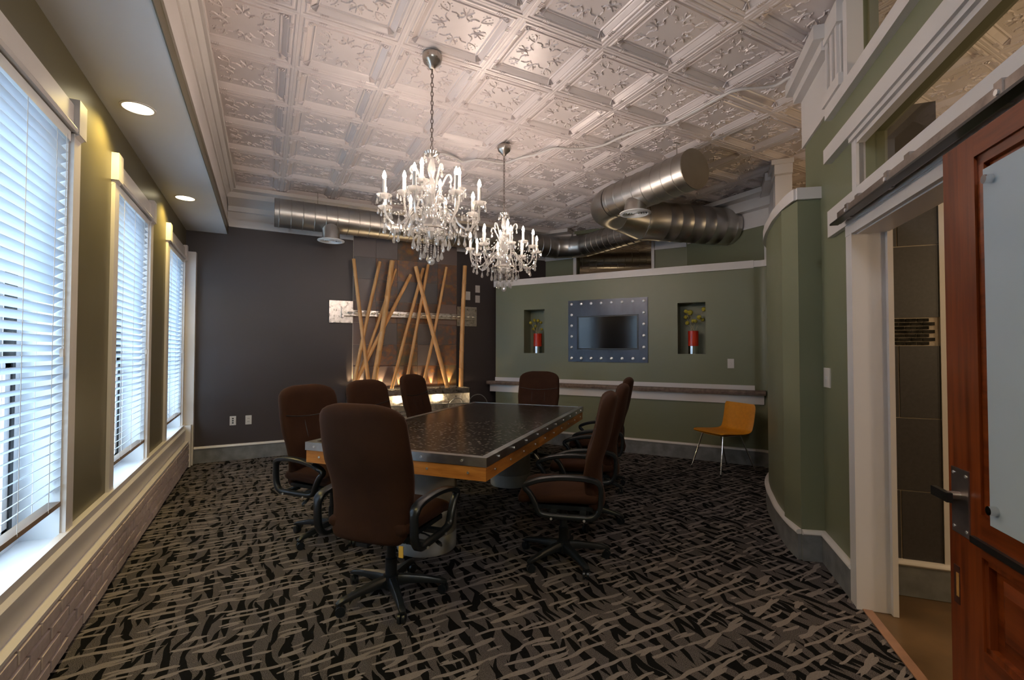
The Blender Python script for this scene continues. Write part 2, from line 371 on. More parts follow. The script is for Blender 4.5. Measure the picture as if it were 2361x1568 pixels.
# adjoining floor: area on the far side of the entrance wall line
def P2(T, s, o): q = T @ Vector((s, o, 0)); return (q.x, q.y)
carpet_poly = [(-0.89, BW), (-0.89, -2.30), P2(DWF, -5.9, -0.02), P2(DWF, 0.0, -0.02), (3.40, 2.00), (3.80, 2.35), (4.4, 2.78), (5.1, 3.1), (5.6, 3.5), (5.6, 3.8), (3.6, 6.80), (3.5, BW)]
MB().prism(carpet_poly, -0.03, 0.0).build('floor_carpet', 'carpet', kind='structure')
fl2 = [P2(DWF, -5.9, -0.02), (0.2, -3.4), (9, -3.4), (9, 1.7), (3.9, 2.2), (3.42, 1.86), P2(DWF, 0.0, -0.02)]
MB().prism(fl2, -0.03, -0.002).build('floor_hall', 'floor2', kind='structure')
MB(DWF).box(-2.6, -0.60, -0.045, 0.0, -0.01, 0.006).build('trim_threshold', 'copper', kind='structure')
# exterior beyond the windows
MB().box(-30, -1.35, -20, 40, -0.9, -0.6).build('floor_pavement', 'pave', kind='structure')
MB().box(-12, -11.7, -20, 40, -0.6, 2.6).build('wall_facade', 'outside', kind='structure')

# ================================================================ ceiling
ceil = MB().box(-1.3, 9.1, -3.5, 11.1, 3.50, 3.65).build('ceiling', 'tin', kind='structure')
def tin_tile():
    T = 0.61; h = T / 2; mb = MB()
    prof = [(0.000, 0.002), (0.004, 0.000), (0.016, 0.000), (0.021, 0.006), (0.027, 0.006), (0.034, 0.000), (0.044, 0.001), (0.052, 0.009), (0.057, 0.008), (0.064, 0.013), (0.080, 0.022), (0.086, 0.028), (0.094, 0.028), (0.099, 0.022), (0.106, 0.029)]
    secs = [[(-h + d, -h + d, z), (h - d, -h + d, z), (h - d, h - d, z), (-h + d, h - d, z)] for d, z in prof]
    vs = [p for q in secs for p in q]; fs = []
    for i in range(len(secs) - 1):
        for j in range(4): fs.append((i * 4 + j, i * 4 + 4 + j, i * 4 + 4 + (j + 1) % 4, i * 4 + (j + 1) % 4))
    l = (len(secs) - 1) * 4; fs.append((l + 3, l + 2, l + 1, l)); mb.add(vs, fs)
    zf = 0.0293
    def ridge(path, w, hh):
        k = len(path); V = []; F = []
        for i, p in enumerate(path):
            a = path[max(i - 1, 0)]; b = path[min(i + 1, k - 1)]; t = Vector((b[0] - a[0], b[1] - a[1])); t.normalize(); q = w * (1 - 0.6 * abs(2 * i / (k - 1) - 1) ** 2)
            V += [(p[0] - t.y * q, p[1] + t.x * q, zf), (p[0], p[1], zf - hh), (p[0] + t.y * q, p[1] - t.x * q, zf)]
        for i in range(k - 1):
            o = i * 3; F += [(o, o + 3, o + 4, o + 1), (o + 1, o + 4, o + 5, o + 2)]
        mb.add(V, F)
    def bead(x, y, r):
        V = [(x + cos(a * pi / 3) * r, y + sin(a * pi / 3) * r, zf) for a in range(6)] + [(x, y, zf - r * 0.9)]
        mb.add(V, [(i, 6, (i + 1) % 6) for i in range(6)])
    def rot(p, a): k_ = 1.22; return (k_ * (p[0] * cos(a) - p[1] * sin(a)), k_ * (p[0] * sin(a) + p[1] * cos(a)))
    for k in range(4):
        A = k * pi / 2 + pi / 4
        # corner spray: beads and leaves running to the corner
        for d, r in ((0.150, 0.007), (0.170, 0.006), (0.188, 0.0055), (0.225, 0.005)):
            bead(*rot((d, 0), A), r)
        for s in (-1, 1):
            ridge([rot(p, A) for p in ((0.125, 0), (0.145, 0.014 * s), (0.165, 0.022 * s), (0.185, 0.018 * s))], 0.006, 0.006)
            bead(*rot((0.168, 0.034 * s), A), 0.006); bead(*rot((0.150, 0.030 * s), A), 0.006)
            # scrolls of the ring
            c0 = (0.085, 0.052 * s); pts = []
            for i in range(9):
                a = s * (pi * 1.5 - i * 0.62); rr = 0.026 - i * 0.0021
                pts.append(rot((c0[0] + cos(a) * rr, c0[1] + sin(a) * rr), A))
            ridge(pts, 0.0045, 0.007); bead(*rot(c0, A), 0.006)
            ridge([rot(p, A) for p in ((0.120, 0.012 * s), (0.104, 0.030 * s), (0.086, 0.034 * s), (0.062, 0.026 * s))], 0.005, 0.007)
        # leaf sprays at the middle of each side
        B = k * pi / 2
        for s in (-1, 0, 1):
            ridge([rot(p, B) for p in ((0.095, 0), (0.112, 0.012 * s), (0.128, 0.026 * s), (0.140, 0.030 * s))], 0.006, 0.007)
            bead(*rot((0.146, 0.020 * s), B), 0.005)
        # fan at the mitre of the border
        for s in (-1, 0, 1):
            q = rot((0.285, 0), A); e = rot((0.345, 0.020 * s), A)
            V = []
        for i, d in enumerate((0.094, 0.074, 0.058, 0.044)):
            for s in (-1, 1):
                pass
    # embossed bars on the border near the corners and small studs along it
    def bar(x0, y0, x1, y1, z):
        mb.box(x0, x1, y0, y1, z - 0.004, z + 0.008)
    for sx in (-1, 1):
        for sy in (-1, 1):
            for i in range(4):
                q = h - 0.118 - i * 0.013
                bar(sx * q - 0.0035, sy * (h - 0.050), sx * q + 0.0035, sy * (h - 0.028), 0.001)
                bar(sx * (h - 0.050), sy * q - 0.0035, sx * (h - 0.028), sy * q + 0.0035, 0.001)
            # corner fan leaf
            c = Vector((sx * (h - 0.104), sy * (h - 0.104)))
            for a in (-0.35, 0, 0.35):
                d = Vector((sx * cos(pi / 4 + a * 1.0), sy * sin(pi / 4 + a * 1.0))) * 0.052; n_ = Vector((-d.y, d.x)).normalized() * 0.006
                mb.add([(c.x, c.y, 0.028), (c.x + d.x + n_.x, c.y + d.y + n_.y, 0.006), (c.x + d.x - n_.x, c.y + d.y - n_.y, 0.006), (c.x + d.x * .7, c.y + d.y * .7, -0.002)], [(0, 1, 3), (0, 3, 2), (1, 2, 3)])
    return mb.build('tin_panel', 'tin', ceil, smooth=True, angle=25)
t0 = tin_tile(); first = True
GX, GY = 0.161, 2.4576
for i in range(-2, 13):
    for j in range(-6, 12):
        x, y = GX + (i + 0.5) * 0.61, GY + (j + 0.5) * 0.61
        if y < -1.4 or (x > 7.6): continue
        loc = (x, y, CZ)
        if first: t0.location = loc; first = False
        else: inst(t0, ceil, 'tin_panel', loc)

# ================================================================ wall_left
wl = MB()
holes = [(a, b, WZ0, WZ1) for a, b in WINS]
def swap(mb_cells, fn): pass
S = MB()
wall_cells(S, -2.4, 7.2, 0, 3.45, holes, 0, 0.235)
wl.v = [(-0.885 - p[1], p[0], p[2]) for p in S.v]; wl.f = [tuple(reversed(f)) for f in S.f]
wl_o = wl.build('wall_left', 'olive', kind='structure')
# soffit
so = MB().box(-0.885, -0.446, -2.4, BW, 2.902, 3.0).build('ceiling_soffit', 'soffit', kind='structure')
MB().box(-0.446, -0.440, -2.4, BW, 2.900, 3.0).build('trim_soffit_edge', 'olive', kind='structure')
MB().box(-0.52, -0.448, -2.4, BW, 3.0, 3.46).build('wall_soffit_fascia', 'white', kind='structure')
MB().extr([(-0.448, 3.0), (-0.428, 3.0), (-0.428, 3.045), (-0.448, 3.05)], 'y', -2.4, BW).build('trim_fascia_base', 'white', kind='structure')
MB().extr([(-0.448, 3.30), (-0.436, 3.30), (-0.436, 3.34), (-0.405, 3.37), (-0.395, 3.37), (-0.365, 3.41), (-0.345, 3.41), (-0.345, 3.458), (-0.448, 3.458)], 'y', -2.4, BW - 0.3).build('trim_crown_left', 'white', kind='structure')
# plinth, apron, rail
pl = MB().box(-0.885, -0.812, -2.4, 6.90, 0, 0.296).build('wall_brick_plinth', 'brick', kind='structure')
bh, bl = 0.066, 0.205
for c in range(4):
    z0 = 0.018 + c * 0.0705
    y = -2.2 + (c % 2) * 0.108
    while y < 6.89:
        y1 = min(y + bl - 0.010, 6.89); d = random.uniform(0, 0.004); e = random.uniform(-0.002, 0.002)
        if y1 > 1.2:
            X0, X1 = -0.813, -0.798 + d; b = 0.004
            mb = MB().add([(X0, y, z0), (X0, y1, z0), (X0, y1, z0 + bh - 0.008), (X0, y, z0 + bh - 0.008),
                           (X1, y + b, z0 + b + e), (X1, y1 - b, z0 + b + e), (X1 + 0.001, y1 - b, z0 + bh - 0.008 - b), (X1, y + b, z0 + bh - 0.008 - b)],
                          [(4, 5, 6, 7), (0, 1, 5, 4), (1, 2, 6, 5), (2, 3, 7, 6), (3, 0, 4, 7)])
            mb.build('brick', 'brick', pl)
        y += bl
MB().box(-0.80, -0.85, -2.4, 6.90, 0.296, 0.312).build('trim_plinth_cap', 'white', kind='structure')
MB().box(-0.885, -0.845, -2.4, 6.90, 0.312, 0.43).build('trim_apron_left', 'white', kind='structure')
MB().extr([(-0.885, 0.43), (-0.832, 0.43), (-0.832, 0.452), (-0.850, 0.470), (-0.850, 0.505), (-0.885, 0.505)], 'y', -2.4, 6.90).build('trim_sill_rail', 'white', kind='structure')
MB().box(-0.885, -0.766, 6.885, BW, 0, 2.62).box(-0.885, -0.78, 6.80, 6.885, 0, 0.5).build('trim_corner_column', 'white', kind='structure')

# windows
for wi, (a, b) in enumerate(WINS):
    W = empty('window_%d' % (wi + 1), (-0.885, (a + b) / 2, WZ0), kind='structure'); W.location = (0, 0, 0)
    f = -0.865; cw = 0.095
    MB().box(-0.885, f, a - cw, a, WZ0 + 0.02, WZ1).build('casing', 'white', W)
    MB().box(-0.885, f, b, min(b + cw, 6.885), WZ0 + 0.02, WZ1).build('casing', 'white', W)
    MB().box(-0.885, f - 0.004, a - cw, min(b + cw, 6.885), WZ1, WZ1 + 0.135).build('head_board', 'white', W)
    MB().extr([(-0.885, WZ1 + 0.02), (-0.855, WZ1 + 0.02), (-0.848, WZ1 + 0.008), (-0.855, WZ1 - 0.006), (-0.885, WZ1 - 0.006)], 'y', a, b).build('head_moulding', 'white', W)
    for y0, y1 in ((a - cw - 0.012, a - 0.0), (b + 0.0, b + cw + 0.012)):
        y1 = min(y1, 6.884)
        MB().box(-0.885, -0.846, y0, y1, WZ1 - 0.01, WZ1 + 0.165).add([(-0.885, y0 + .01, WZ1 - .045), (-0.885, y1 - .01, WZ1 - .045), (-0.85, y1 - .01, WZ1 - .01), (-0.85, y0 + .01, WZ1 - .01), (-0.885, y0 + .01, WZ1 - .01), (-0.885, y1 - .01, WZ1 - .01)], [(0, 3, 2, 1), (0, 4, 3), (1, 2, 5), (3, 4, 5, 2)]).build('end_block', 'white', W)
    # reveal lining
    MB().box(-1.12, -0.885, a, a + 0.012, WZ0, WZ1).box(-1.12, -0.885, b - 0.012, b, WZ0, WZ1).box(-1.12, -0.885, a, b, WZ1 - 0.012, WZ1).build('reveal', 'vinyl', W)
    MB().box(-1.12, -0.872, a, b, WZ0 - 0.004, WZ0 + 0.012).build('sill_board', 'vinyl', W)
    # double hung sash
    xs = -1.06; zm = 1.34
    fr = MB()
    fr.box(xs - .05, xs + .02, a + .012, a + .055, WZ0, WZ1).box(xs - .05, xs + .02, b - .055, b - .012, WZ0, WZ1).box(xs - .05, xs + .02, a, b, WZ1 - .055, WZ1).box(xs - .05, xs + .03, a, b, WZ0, WZ0 + .045)
    fr.build('window_frame', 'vinyl', W)
    MB().box(xs - .012, xs + .022, b - .090, b - .060, WZ0 + .045, WZ1 - .055).box(xs - .012, xs + .022, a + .060, a + .075, WZ0 + .045, WZ1 - .055).build('sash_channel', 'slot', W)
    for z0, z1, dx in ((WZ0 + .05, zm + .02, 0.0), (zm - .02, WZ1 - .055, -.03)):
        sa = MB(); x0, x1 = xs - .015 + dx, xs + .015 + dx; A_, B_ = a + .075, b - .09
        sa.box(x0, x1, A_, A_ + .05, z0, z1).box(x0, x1, B_ - .05, B_, z0, z1).box(x0, x1, A_, B_, z0, z0 + .055).box(x0, x1, A_, B_, z1 - .045, z1)
        o = sa.build('sash', 'vinyl', W)
        MB().box((x0 + x1) / 2 - .002, (x0 + x1) / 2 + .002, A_ + .05, B_ - .05, z0 + .055, z1 - .045).build('pane', 'pane', o)
    # venetian blind
    where = ('nearest window', 'middle window', 'far window by the corner')[wi]
    Bl = empty('venetian_blind', (-0.903, (a + b) / 2, WZ1), label='white slatted blind with bronze bottom rail in the %s' % where, cat='blind', group='venetian blinds in the three windows')
    hw = (b - a) / 2 - 0.022
    MB().box(-0.028, 0.030, -hw, hw, -0.062, -0.012).build('headrail', 'vinyl', Bl)
    zb = 0.655 - WZ1
    MB().box(-0.025, 0.025, -hw, hw, zb - 0.012, zb + 0.010).build('bottom_rail', 'rail', Bl)
    th = R_(33); z = -0.085; sl = None; ns = 0
    while z > zb + 0.03:
        if sl is None:
            q = 0.0255; dx, dz = q * cos(th), q * sin(th)
            sl = MB().add([(-dx, -hw, -dz), (0, -hw, 0.003), (dx, -hw, dz), (dx, hw, dz), (0, hw, 0.003), (-dx, hw, -dz),
                           (-dx, -hw, -dz - .0022), (0, -hw, 0.0008), (dx, -hw, dz - .0022), (dx, hw, dz - .0022), (0, hw, .0008), (-dx, hw, -dz - .0022)],
                          [(0, 1, 4, 5), (1, 2, 3, 4), (11, 10, 7, 6), (10, 9, 8, 7), (0, 5, 11, 6), (2, 8, 9, 3), (0, 6, 7, 1), (1, 7, 8, 2), (5, 4, 10, 11), (4, 3, 9, 10)]).build('slat', 'slat', Bl)
            sl.location = (0, 0, z)
        else: inst(sl, Bl, 'slat', (0, 0, z))
        z -= 0.0460; ns += 1
    for yy in (-hw + 0.16, 0.0, hw - 0.16):
        MB().tube([(0.028, yy, -0.05), (0.028, yy, zb)], 0.0014, 4).tube([(-0.028, yy, -0.05), (-0.028, yy, zb)], 0.0014, 4).build('ladder_cord', 'cable', Bl)
    MB().tube([(0.036, hw - .07, -0.05), (0.036, hw - .07, -1.10)], 0.0016, 4).box(0.029, 0.043, hw - .078, hw - .062, -1.14, -1.10).build('pull_cord', 'cable', Bl)

# downlights
for k, y in enumerate((3.59, 5.51)):
    L = empty('recessed_downlight', (-0.71, y, 2.902), label=('larger-looking round lit downlight in the soffit, nearer the camera', 'round lit downlight in the soffit nearer the back wall')[k], cat='ceiling light', group='soffit downlights')
    MB().lathe([(0.079, 0.0), (0.092, 0.0), (0.092, -0.005), (0.079, -0.006), (0.079, 0.0)], 28).build('trim_ring', 'white', L, True)
    MB().cyl((0, 0), 0.078, -0.004, -0.002, 28).build('lens', 'lamp_disc', L)

# ================================================================ wall_back
wb = MB().box(-1.1, 4.6, BW, BW + 0.2, 0, 3.0).build('wall_back', 'dark', kind='structure')
MB().box(-0.52, 4.6, BW - 0.004, BW + 0.2, 3.0, 3.46).build('wall_back_upper', 'white', kind='structure')
MB().box(-0.44, 0.262, BW - 0.03, BW - 0.004, 3.0, 3.09).build('trim_back_band', 'white', kind='structure')
MB().extr([(BW - .004, 3.20), (BW - .05, 3.20), (BW - .06, 3.26), (BW - .22, 3.33), (BW - .24, 3.39), (BW - .34, 3.40), (BW - .34, 3.445), (BW - .004, 3.445)], 'x', -0.44, 4.4).build('trim_crown_back', 'white', kind='structure')
def baseboard(name, pts, h=0.172, t=0.022):
    """pts: world xy along the wall, room on the left-hand side of the direction of travel"""
    n_ = len(pts); nor = []
    for i in range(n_):
        a = Vector(pts[max(i - 1, 0)]); b = Vector(pts[min(i + 1, n_ - 1)]); d = (b - a).normalized(); nor.append(Vector((-d.y, d.x)))
    def sweep(prof):
        return [[(pts[i][0] + nor[i].x * o, pts[i][1] + nor[i].y * o, z) for o, z in prof] for i in range(n_)]
    o = MB().loft(sweep([(0, 0), (t, 0), (t, h), (0, h)])).build(name, 'concrete', kind='structure')
    MB().loft(sweep([(0, h), (t + .004, h), (t + .012, h + .010), (t + .010, h + .022), (t, h + .031), (0, h + .033)])).build('rounded_cap', 'white', o, True)
baseboard('baseboard_back', [(3.5, BW), (-0.77, BW)])
# slate panel on the back wall
sp = MB().box(1.106, 2.694, BW - 0.012, BW, 0.84, 3.12).build('wall_slate_backing', 'grout', kind='structure')
tw = (2.690 - 1.110) / 5
for r in range(7):
    for c in range(5):
        x0 = 1.110 + c * tw + 0.0015; z0 = 0.86 + r * 0.318
        d = 0.022 + random.uniform(0, 0.004)
        MB().box(x0, x0 + tw - 0.003, BW - d, BW - 0.011, z0, z0 + 0.315).build('slate_tile', 'slate', sp)

# ================================================================ wall_right: low partition with niches and the built-in screen
N1 = (2.088, 2.438, 1.370, 2.046); N2 = (-0.200, 0.145, 1.368, 2.045)
tv = MB(TVF)
wall_cells(tv, -0.76, 2.95, 0, 2.455, [N1, N2], -0.30, 0.0)
for nch in (N1, N2): tv.box(nch[0], nch[1], -0.30, -0.235, nch[2], nch[3])
tvw = tv.build('wall_right', 'green', kind='structure')
MB(TVF).box(-0.76, 2.975, -0.32, 0.028, 2.435, 2.53).build('trim_partition_cap', 'white', kind='structure')
# curved wall
A1 = TVF @ Vector((-0.76, 0, 0))
curve = [(A1.x, A1.y), (5.40, 3.60), (5.385, 3.48), (5.28, 3.34), (5.05, 3.19), (4.72, 3.03), (4.28, 2.815), (3.98, 2.61), (3.753, 2.425), (3.57, 2.27), (3.409, 2.112), (3.30, 1.995), (3.222, 1.893)]
cs = bez([(p[0], p[1], 0) for p in curve], 5)
pts = [(p.x, p.y) for p in cs]
def strip(mb, pts, o0, o1, z0, z1):
    n_ = len(pts); nor = []
    for i in range(n_):
        a = Vector(pts[max(i - 1, 0)]); b = Vector(pts[min(i + 1, n_ - 1)]); d = (b - a).normalized(); nor.append(Vector((-d.y, d.x)))
    mb.loft([[(pts[i][0] + nor[i].x * o, pts[i][1] + nor[i].y * o, z) for o, z in ((o0, z0), (o1, z0), (o1, z1), (o0, z1))] for i in range(n_)])
rp = list(reversed(pts))   # travel from entrance corner to the partition: room on the left
cw_ = MB(); strip(cw_, rp, -0.12, 0.0, 0, 2.455); cw_.build('wall_curved', 'green', kind='structure', smooth=True)
cc = MB(); strip(cc, rp, -0.14, 0.025, 2.445, 2.525); cc.build('trim_curved_cap', 'white', kind='structure', smooth=True)
MB().prism([(3.222, 1.893), (3.333, 1.802), (3.50, 1.97), (3.37, 2.10)], 0, 2.455).build('wall_return', M['green'], kind='structure')
MB().prism([(3.200, 1.882), (3.336, 1.770), (3.52, 1.96), (3.38, 2.12)], 2.445, 2.525).build('trim_return_cap', 'white', kind='structure')
baseboard('baseboard_curved', rp)
baseboard('baseboard_return', [(3.335, 1.806), (3.226, 1.895)])
E1 = TVF @ Vector((2.95, 0, 0))
baseboard('baseboard_right', [(A1.x, A1.y), (E1.x, E1.y)])
# chair rail and stone shelf on the partition
MB(TVF).box(-0.86, 3.045, 0, 0.022, 0.752, 0.868).build('trim_shelf_apron', 'white', kind='structure')
MB(TVF).box(-0.76, 2.95, 0, 0.018, 0.925, 0.982).build('trim_shelf_upstand', 'white', kind='structure')
sh = MB(TVF); k = 46
secs = []
for i in range(k):
    s = -0.88 + i * (3.07 + 0.88) / (k - 1); j = random.uniform(-.004, .004); j2 = random.uniform(-.003, .003)
    secs.append([(s, -0.01, 0.868), (s, 0.085 + j, 0.868 + j2), (s, 0.092 + j2, 0.895), (s, 0.086 + j, 0.922 + j2 * .5), (s, -0.01, 0.925)])
sh.loft(secs); tag(sh.build('stone_shelf', 'stone'), 'long brown stone ledge shelf with rough front edge on green partition', 'shelf')

# ---- built-in screen with riveted steel surround
TVo = empty('wall_screen', label='black television screen in riveted blue-grey steel frame set in green wall', cat='television')
st = MB(TVF); wall_cells(st, 0.532, 1.692, 1.246, 2.148, [(0.656, 1.556, 1.42, 1.915)], 0.0, 0.014); st.build('steel_surround', 'steel', TVo)
MB(TVF).box(0.656, 1.556, 0.0015, 0.004, 1.42, 1.915).build('screen', 'screen', TVo)
bz = MB(TVF); wall_cells(bz, 0.660, 1.552, 1.424, 1.911, [(0.680, 1.532, 1.444, 1.897)], 0.002, 0.009); bz.build('bezel', 'blackmetal', TVo)
rv = None
def rivet(s, z):
    mb = MB(TVF); c = TVF @ Vector((s, 0.014, z)); 
    m2 = MB(); m2.tube([c + Vector((-0.833, -0.553, 0)) * q for q in (-.004, 0.003, 0.007, 0.0095)], [0.021, 0.021, 0.014, 0.001], 12)
    return m2.build('rivet', 'rivet', TVo, True)
top = [0.585 + i * (1.640 - 0.585) / 7 for i in range(8)]
for s in top: rivet(s, 2.095); rivet(s, 1.300)
for i in range(1, 5):
    for s in (0.585, 1.640): rivet(s, 1.300 + i * (2.095 - 1.300) / 5)

# ---- niches: vases and flowers
def vase(s, zf, lab, flo, where, nb, tags):
    c = TVF @ Vector((s, -0.115, 0)); V = empty('flower_vase', (c.x, c.y, zf), label=lab, cat='vase', group='red vases in the two wall niches')
    MB().lathe([(0.0, 0.0), (0.064, 0.0), (0.064, 0.105), (0.060, 0.107)], 24).build('chrome_base', 'chrome', V, True)
    MB().lathe([(0.060, 0.105), (0.066, 0.106), (0.066, 0.305), (0.061, 0.306), (0.058, 0.12), (0.0, 0.118)], 24).build('red_cylinder', 'red', V, True)
    for i, (du, dz, r) in enumerate(flo):
        F = empty('globe_flower', (c.x, c.y, zf + 0.12), label='%s yellow globe flower in the red vase of the %s niche' % (tags[i], where), cat='flower', group='globe flowers in the %s niche' % where)
        a = random.uniform(-.5, .5); yo = random.uniform(-.05, .05)
        end = Vector((-0.553 * -du + 0.833 * yo * -1, 0.833 * -du + 0.553 * yo * -1, dz + 0.185))
        st_ = Vector((random.uniform(-.03, .03), random.uniform(-.03, .03), 0.0))
        MB().tube([st_, st_ * 1.2 + Vector((0, 0, .18)), end * 0.75 + Vector((0, 0, .05)), end], 0.0022, 5).build('stem', 'stem', F)
        MB().ball(end, r, 14).build('flower_head', 'flower', F, True)
vase(2.255, 1.370, 'orange-red vase on chrome base in the narrow left niche', [(-.105, .17, .026), (-.045, .21, .026), (.02, .20, .026), (-.06, .12, .024), (-.085, .075, .026), (.075, .065, .020), (.08, .17, .020)], 'left', 7, ['leftmost', 'highest', 'upper middle', 'centre-left', 'lowest left', 'lowest right', 'upper right small'])
vase(-0.035, 1.368, 'deep red vase on chrome base in the right niche beside the screen', [(-.03, .245, .036), (-.095, .19, .027), (-.075, .11, .028), (.0, .135, .025), (.035, .13, .023), (.075, .18, .030), (.115, .15, .024), (.135, .285, .03), (-.09, .265, .026)], 'right', 9, ['largest', 'leftmost orange-tinged', 'lowest left', 'lower middle', 'small middle', 'right-hand', 'rightmost low', 'topmost right', 'shaded upper left'])
L = MB(TVF); 
c = TVF @ Vector((-0.03, -0.09, 2.0455)); pk = empty('niche_puck_light', (c.x, c.y, 2.045), label='small chrome puck light on top of the right niche', cat='light')
MB().lathe([(0.0, -0.012), (0.024, -0.010), (0.03, 0.0), (0.0, 0.0)], 18).build('housing', 'chrome', pk, True)

# ---- wall plates
def plate(T, s, z, w, h, name, label, cat, kind='switch'):
    P = empty(name, label=label, cat=cat)
    MB(T).box(s - w / 2, s + w / 2, 0, 0.006, z - h / 2, z + h / 2).build('cover_plate', 'plate', P)
    if kind == 'switch': MB(T).box(s - 0.006, s + 0.006, 0.006, 0.016, z - 0.012, z + 0.010).build('toggle', 'plate', P)
    elif kind == 'outlet':
        for dz in (-0.020, 0.020):
            q = MB(T).box(s - 0.017, s + 0.017, 0.006, 0.008, z + dz - 0.014, z + dz + 0.014).build('socket', 'plate', P)
            MB(T).box(s - 0.008, s - 0.004, 0.008, 0.0085, z + dz - 0.006, z + dz + 0.006).box(s + 0.004, s + 0.008, 0.008, 0.0085, z + dz - 0.006, z + dz + 0.006).build('slot', 'slot', q)
    elif kind == 'dark':
        for dz in (-0.028, 0, 0.028): MB(T).disc_axis((s, 0.006, z + dz), (0, 1, 0), 0.010, 0.002, 10).build('jack', 'slot', P)
    return P
BWF = frame((0, BW), (-1, 0), (0, -1))
plate(TVF, -0.493, 1.25, 0.075, 0.118, 'light_switch', 'white light switch on green partition above the yellow chair', 'switch')
plate(DWF, -0.095, 1.235, 0.118, 0.128, 'light_switch', 'white double switch plate on green wall left of the doorway', 'switch')
plate(BWF, 0.355, 0.503, 0.070, 0.116, 'data_outlet', 'ivory plate with three round jacks, left of two on dark wall', 'outlet', 'dark')
plate(BWF, 0.180, 0.502, 0.070, 0.116, 'wall_outlet', 'white power outlet, right of two on dark wall', 'outlet', 'outlet')
plate(BWF, -2.887, 2.295, 0.090, 0.136, 'wall_control', 'blank ivory plate nearest the bamboo on dark wall', 'wall plate', None)
plate(BWF, -3.063, 2.415, 0.078, 0.116, 'wall_control', 'upper of two small ivory control plates on dark wall', 'wall plate')
plate(BWF, -3.063, 2.250, 0.078, 0.116, 'wall_control', 'lower of two small ivory control plates on dark wall', 'wall plate')

# ================================================================ walls behind the partition
UWF = frame((4.375, BW), (-0.553, 0.833), (-0.833, -0.553))
ug = MB(UWF); wall_cells(ug, -2.37, 0.10, 0, 3.46, [(-1.84, -0.585, 2.2, 3.40)], -0.14, 0); ug.build('wall_upper_right', 'green', kind='structure')
uw = MB(UWF); uw.box(-2.36, -1.885, 0.0, 0.012, 3.0, 3.45).box(-0.54, 0.02, 0.0, 0.012, 2.99, 3.45).build('trim_upper_panel', 'white', kind='structure')
MB(UWF).box(-2.30, -1.90, 0.012, 0.30, 3.39, 3.446).box(-2.33, -1.90, .012, .12, 3.26, 3.39).box(-0.535, 0.0, 0.012, 0.30, 3.39, 3.446).box(-0.535, 0.0, .012, .12, 3.26, 3.39).build('trim_crown_right', 'white', kind='structure')
MB(UWF).box(-0.585, -0.530, -0.02, 0.03, 2.3, 3.40).box(-1.885, -1.84, -0.02, 0.03, 2.3, 3.40).build('trim_transom_posts', 'white', kind='structure')
MB(UWF).box(-1.84, -0.585, -0.075, -0.070, 2.3, 3.40).build('window_4', 'pane', kind='structure')
MB().box(5.685, 5.82, 3.72, 5.02, 0, 3.46).build('wall_upper_side', 'green', kind='structure')
MB().box(5.672, 5.685, 3.60, 5.0, 3.035, 3.45).box(5.40, 5.672, 3.60, 4.85, 3.385, 3.446).box(5.56, 5.672, 3.60, 4.95, 3.25, 3.385).build('trim_side_crown', 'white', kind='structure')
MB().box(5.660, 5.685, 3.70, 3.755, 2.45, 3.05).build('trim_side_post', 'white', kind='structure')
# white panel and pilaster standing on the curved wall
CWF = frame((5.70, 3.72), (-0.784, -0.62), (-0.62, 0.784))
MB(CWF).box(0, 1.02, -0.12, 0, 2.45, 3.452).build('wall_upper_panel', 'white', kind='structure')
MB(CWF).box(0.80, 1.12, -0.13, 0.04, 3.30, 3.40).box(0.76, 1.14, -0.14, 0.07, 3.40, 3.45).box(0.10, 0.76, 0, 0.10, 3.36, 3.45).box(0.86, 0.90, 0, 0.03, 2.5, 3.3).box(0.94, 0.965, 0, 0.03, 2.5, 3.3).box(1.0, 1.06, -0.13, 0.03, 2.5, 3.3).build('trim_pilaster', 'white', kind='structure')

# ================================================================ entrance wall with sliding-door opening
dw = MB(DWF)
wall_cells(dw, -6.05, 0.34, 0, 3.46, [(-1.55, -0.60, -0.01, 2.07), (-2.9, -0.66, 2.30, 2.60), (-3.2, -0.58, 2.965, 3.40)], -0.13, 0.0)
dw.build('wall_entrance', 'green', kind='structure')
w = lambda nm, *bx: [None for q in [MB(DWF)] for _ in [[q.box(*b) for b in bx]] for __ in [q.build(nm, 'white', kind='structure')]]
w('trim_door_casing', (-0.60, -0.515, 0, 0.022, 0, 2.12), (-0.612, -0.60, -0.14, 0.026, 0, 2.07))
w('trim_door_head', (-2.9, -0.235, 0, 0.030, 2.125, 2.292), (-1.60, -0.515, 0, 0.024, 2.065, 2.125), (-1.60, -0.60, -0.14, 0.0, 2.058, 2.070))
w('trim_door_jamb', (-0.600, -0.595, -0.135, 0.0, 0, 2.07), (-0.64, -0.60, -0.155, -0.13, 0, 2.07))
w('trim_transom', (-3.2, -0.225, 0, 0.045, 2.60, 2.69), (-3.2, -0.60, 0, 0.030, 2.575, 2.60), (-3.0, -0.64, -0.03, 0.012, 2.55, 2.60), (-0.66, -0.60, -0.03, 0.015, 2.29, 2.60), (-2.9, -0.66, -0.03, 0.012, 2.292, 2.31))
MB(DWF).box(-2.9, -0.66, -0.080, -0.074, 2.30, 2.60).build('window_5', 'pane', kind='structure')
w('trim_upper_ledge', (-3.4, -0.24, 0, 0.040, 2.872, 2.950))
w('trim_upper_panel_right', (-0.30, 0.37, 0, 0.016, 2.945, 3.45), (-0.30, 0.37, 0.016, 0.07, 3.30, 3.36), (-0.33, 0.38, 0.016, 0.12, 3.36, 3.45))
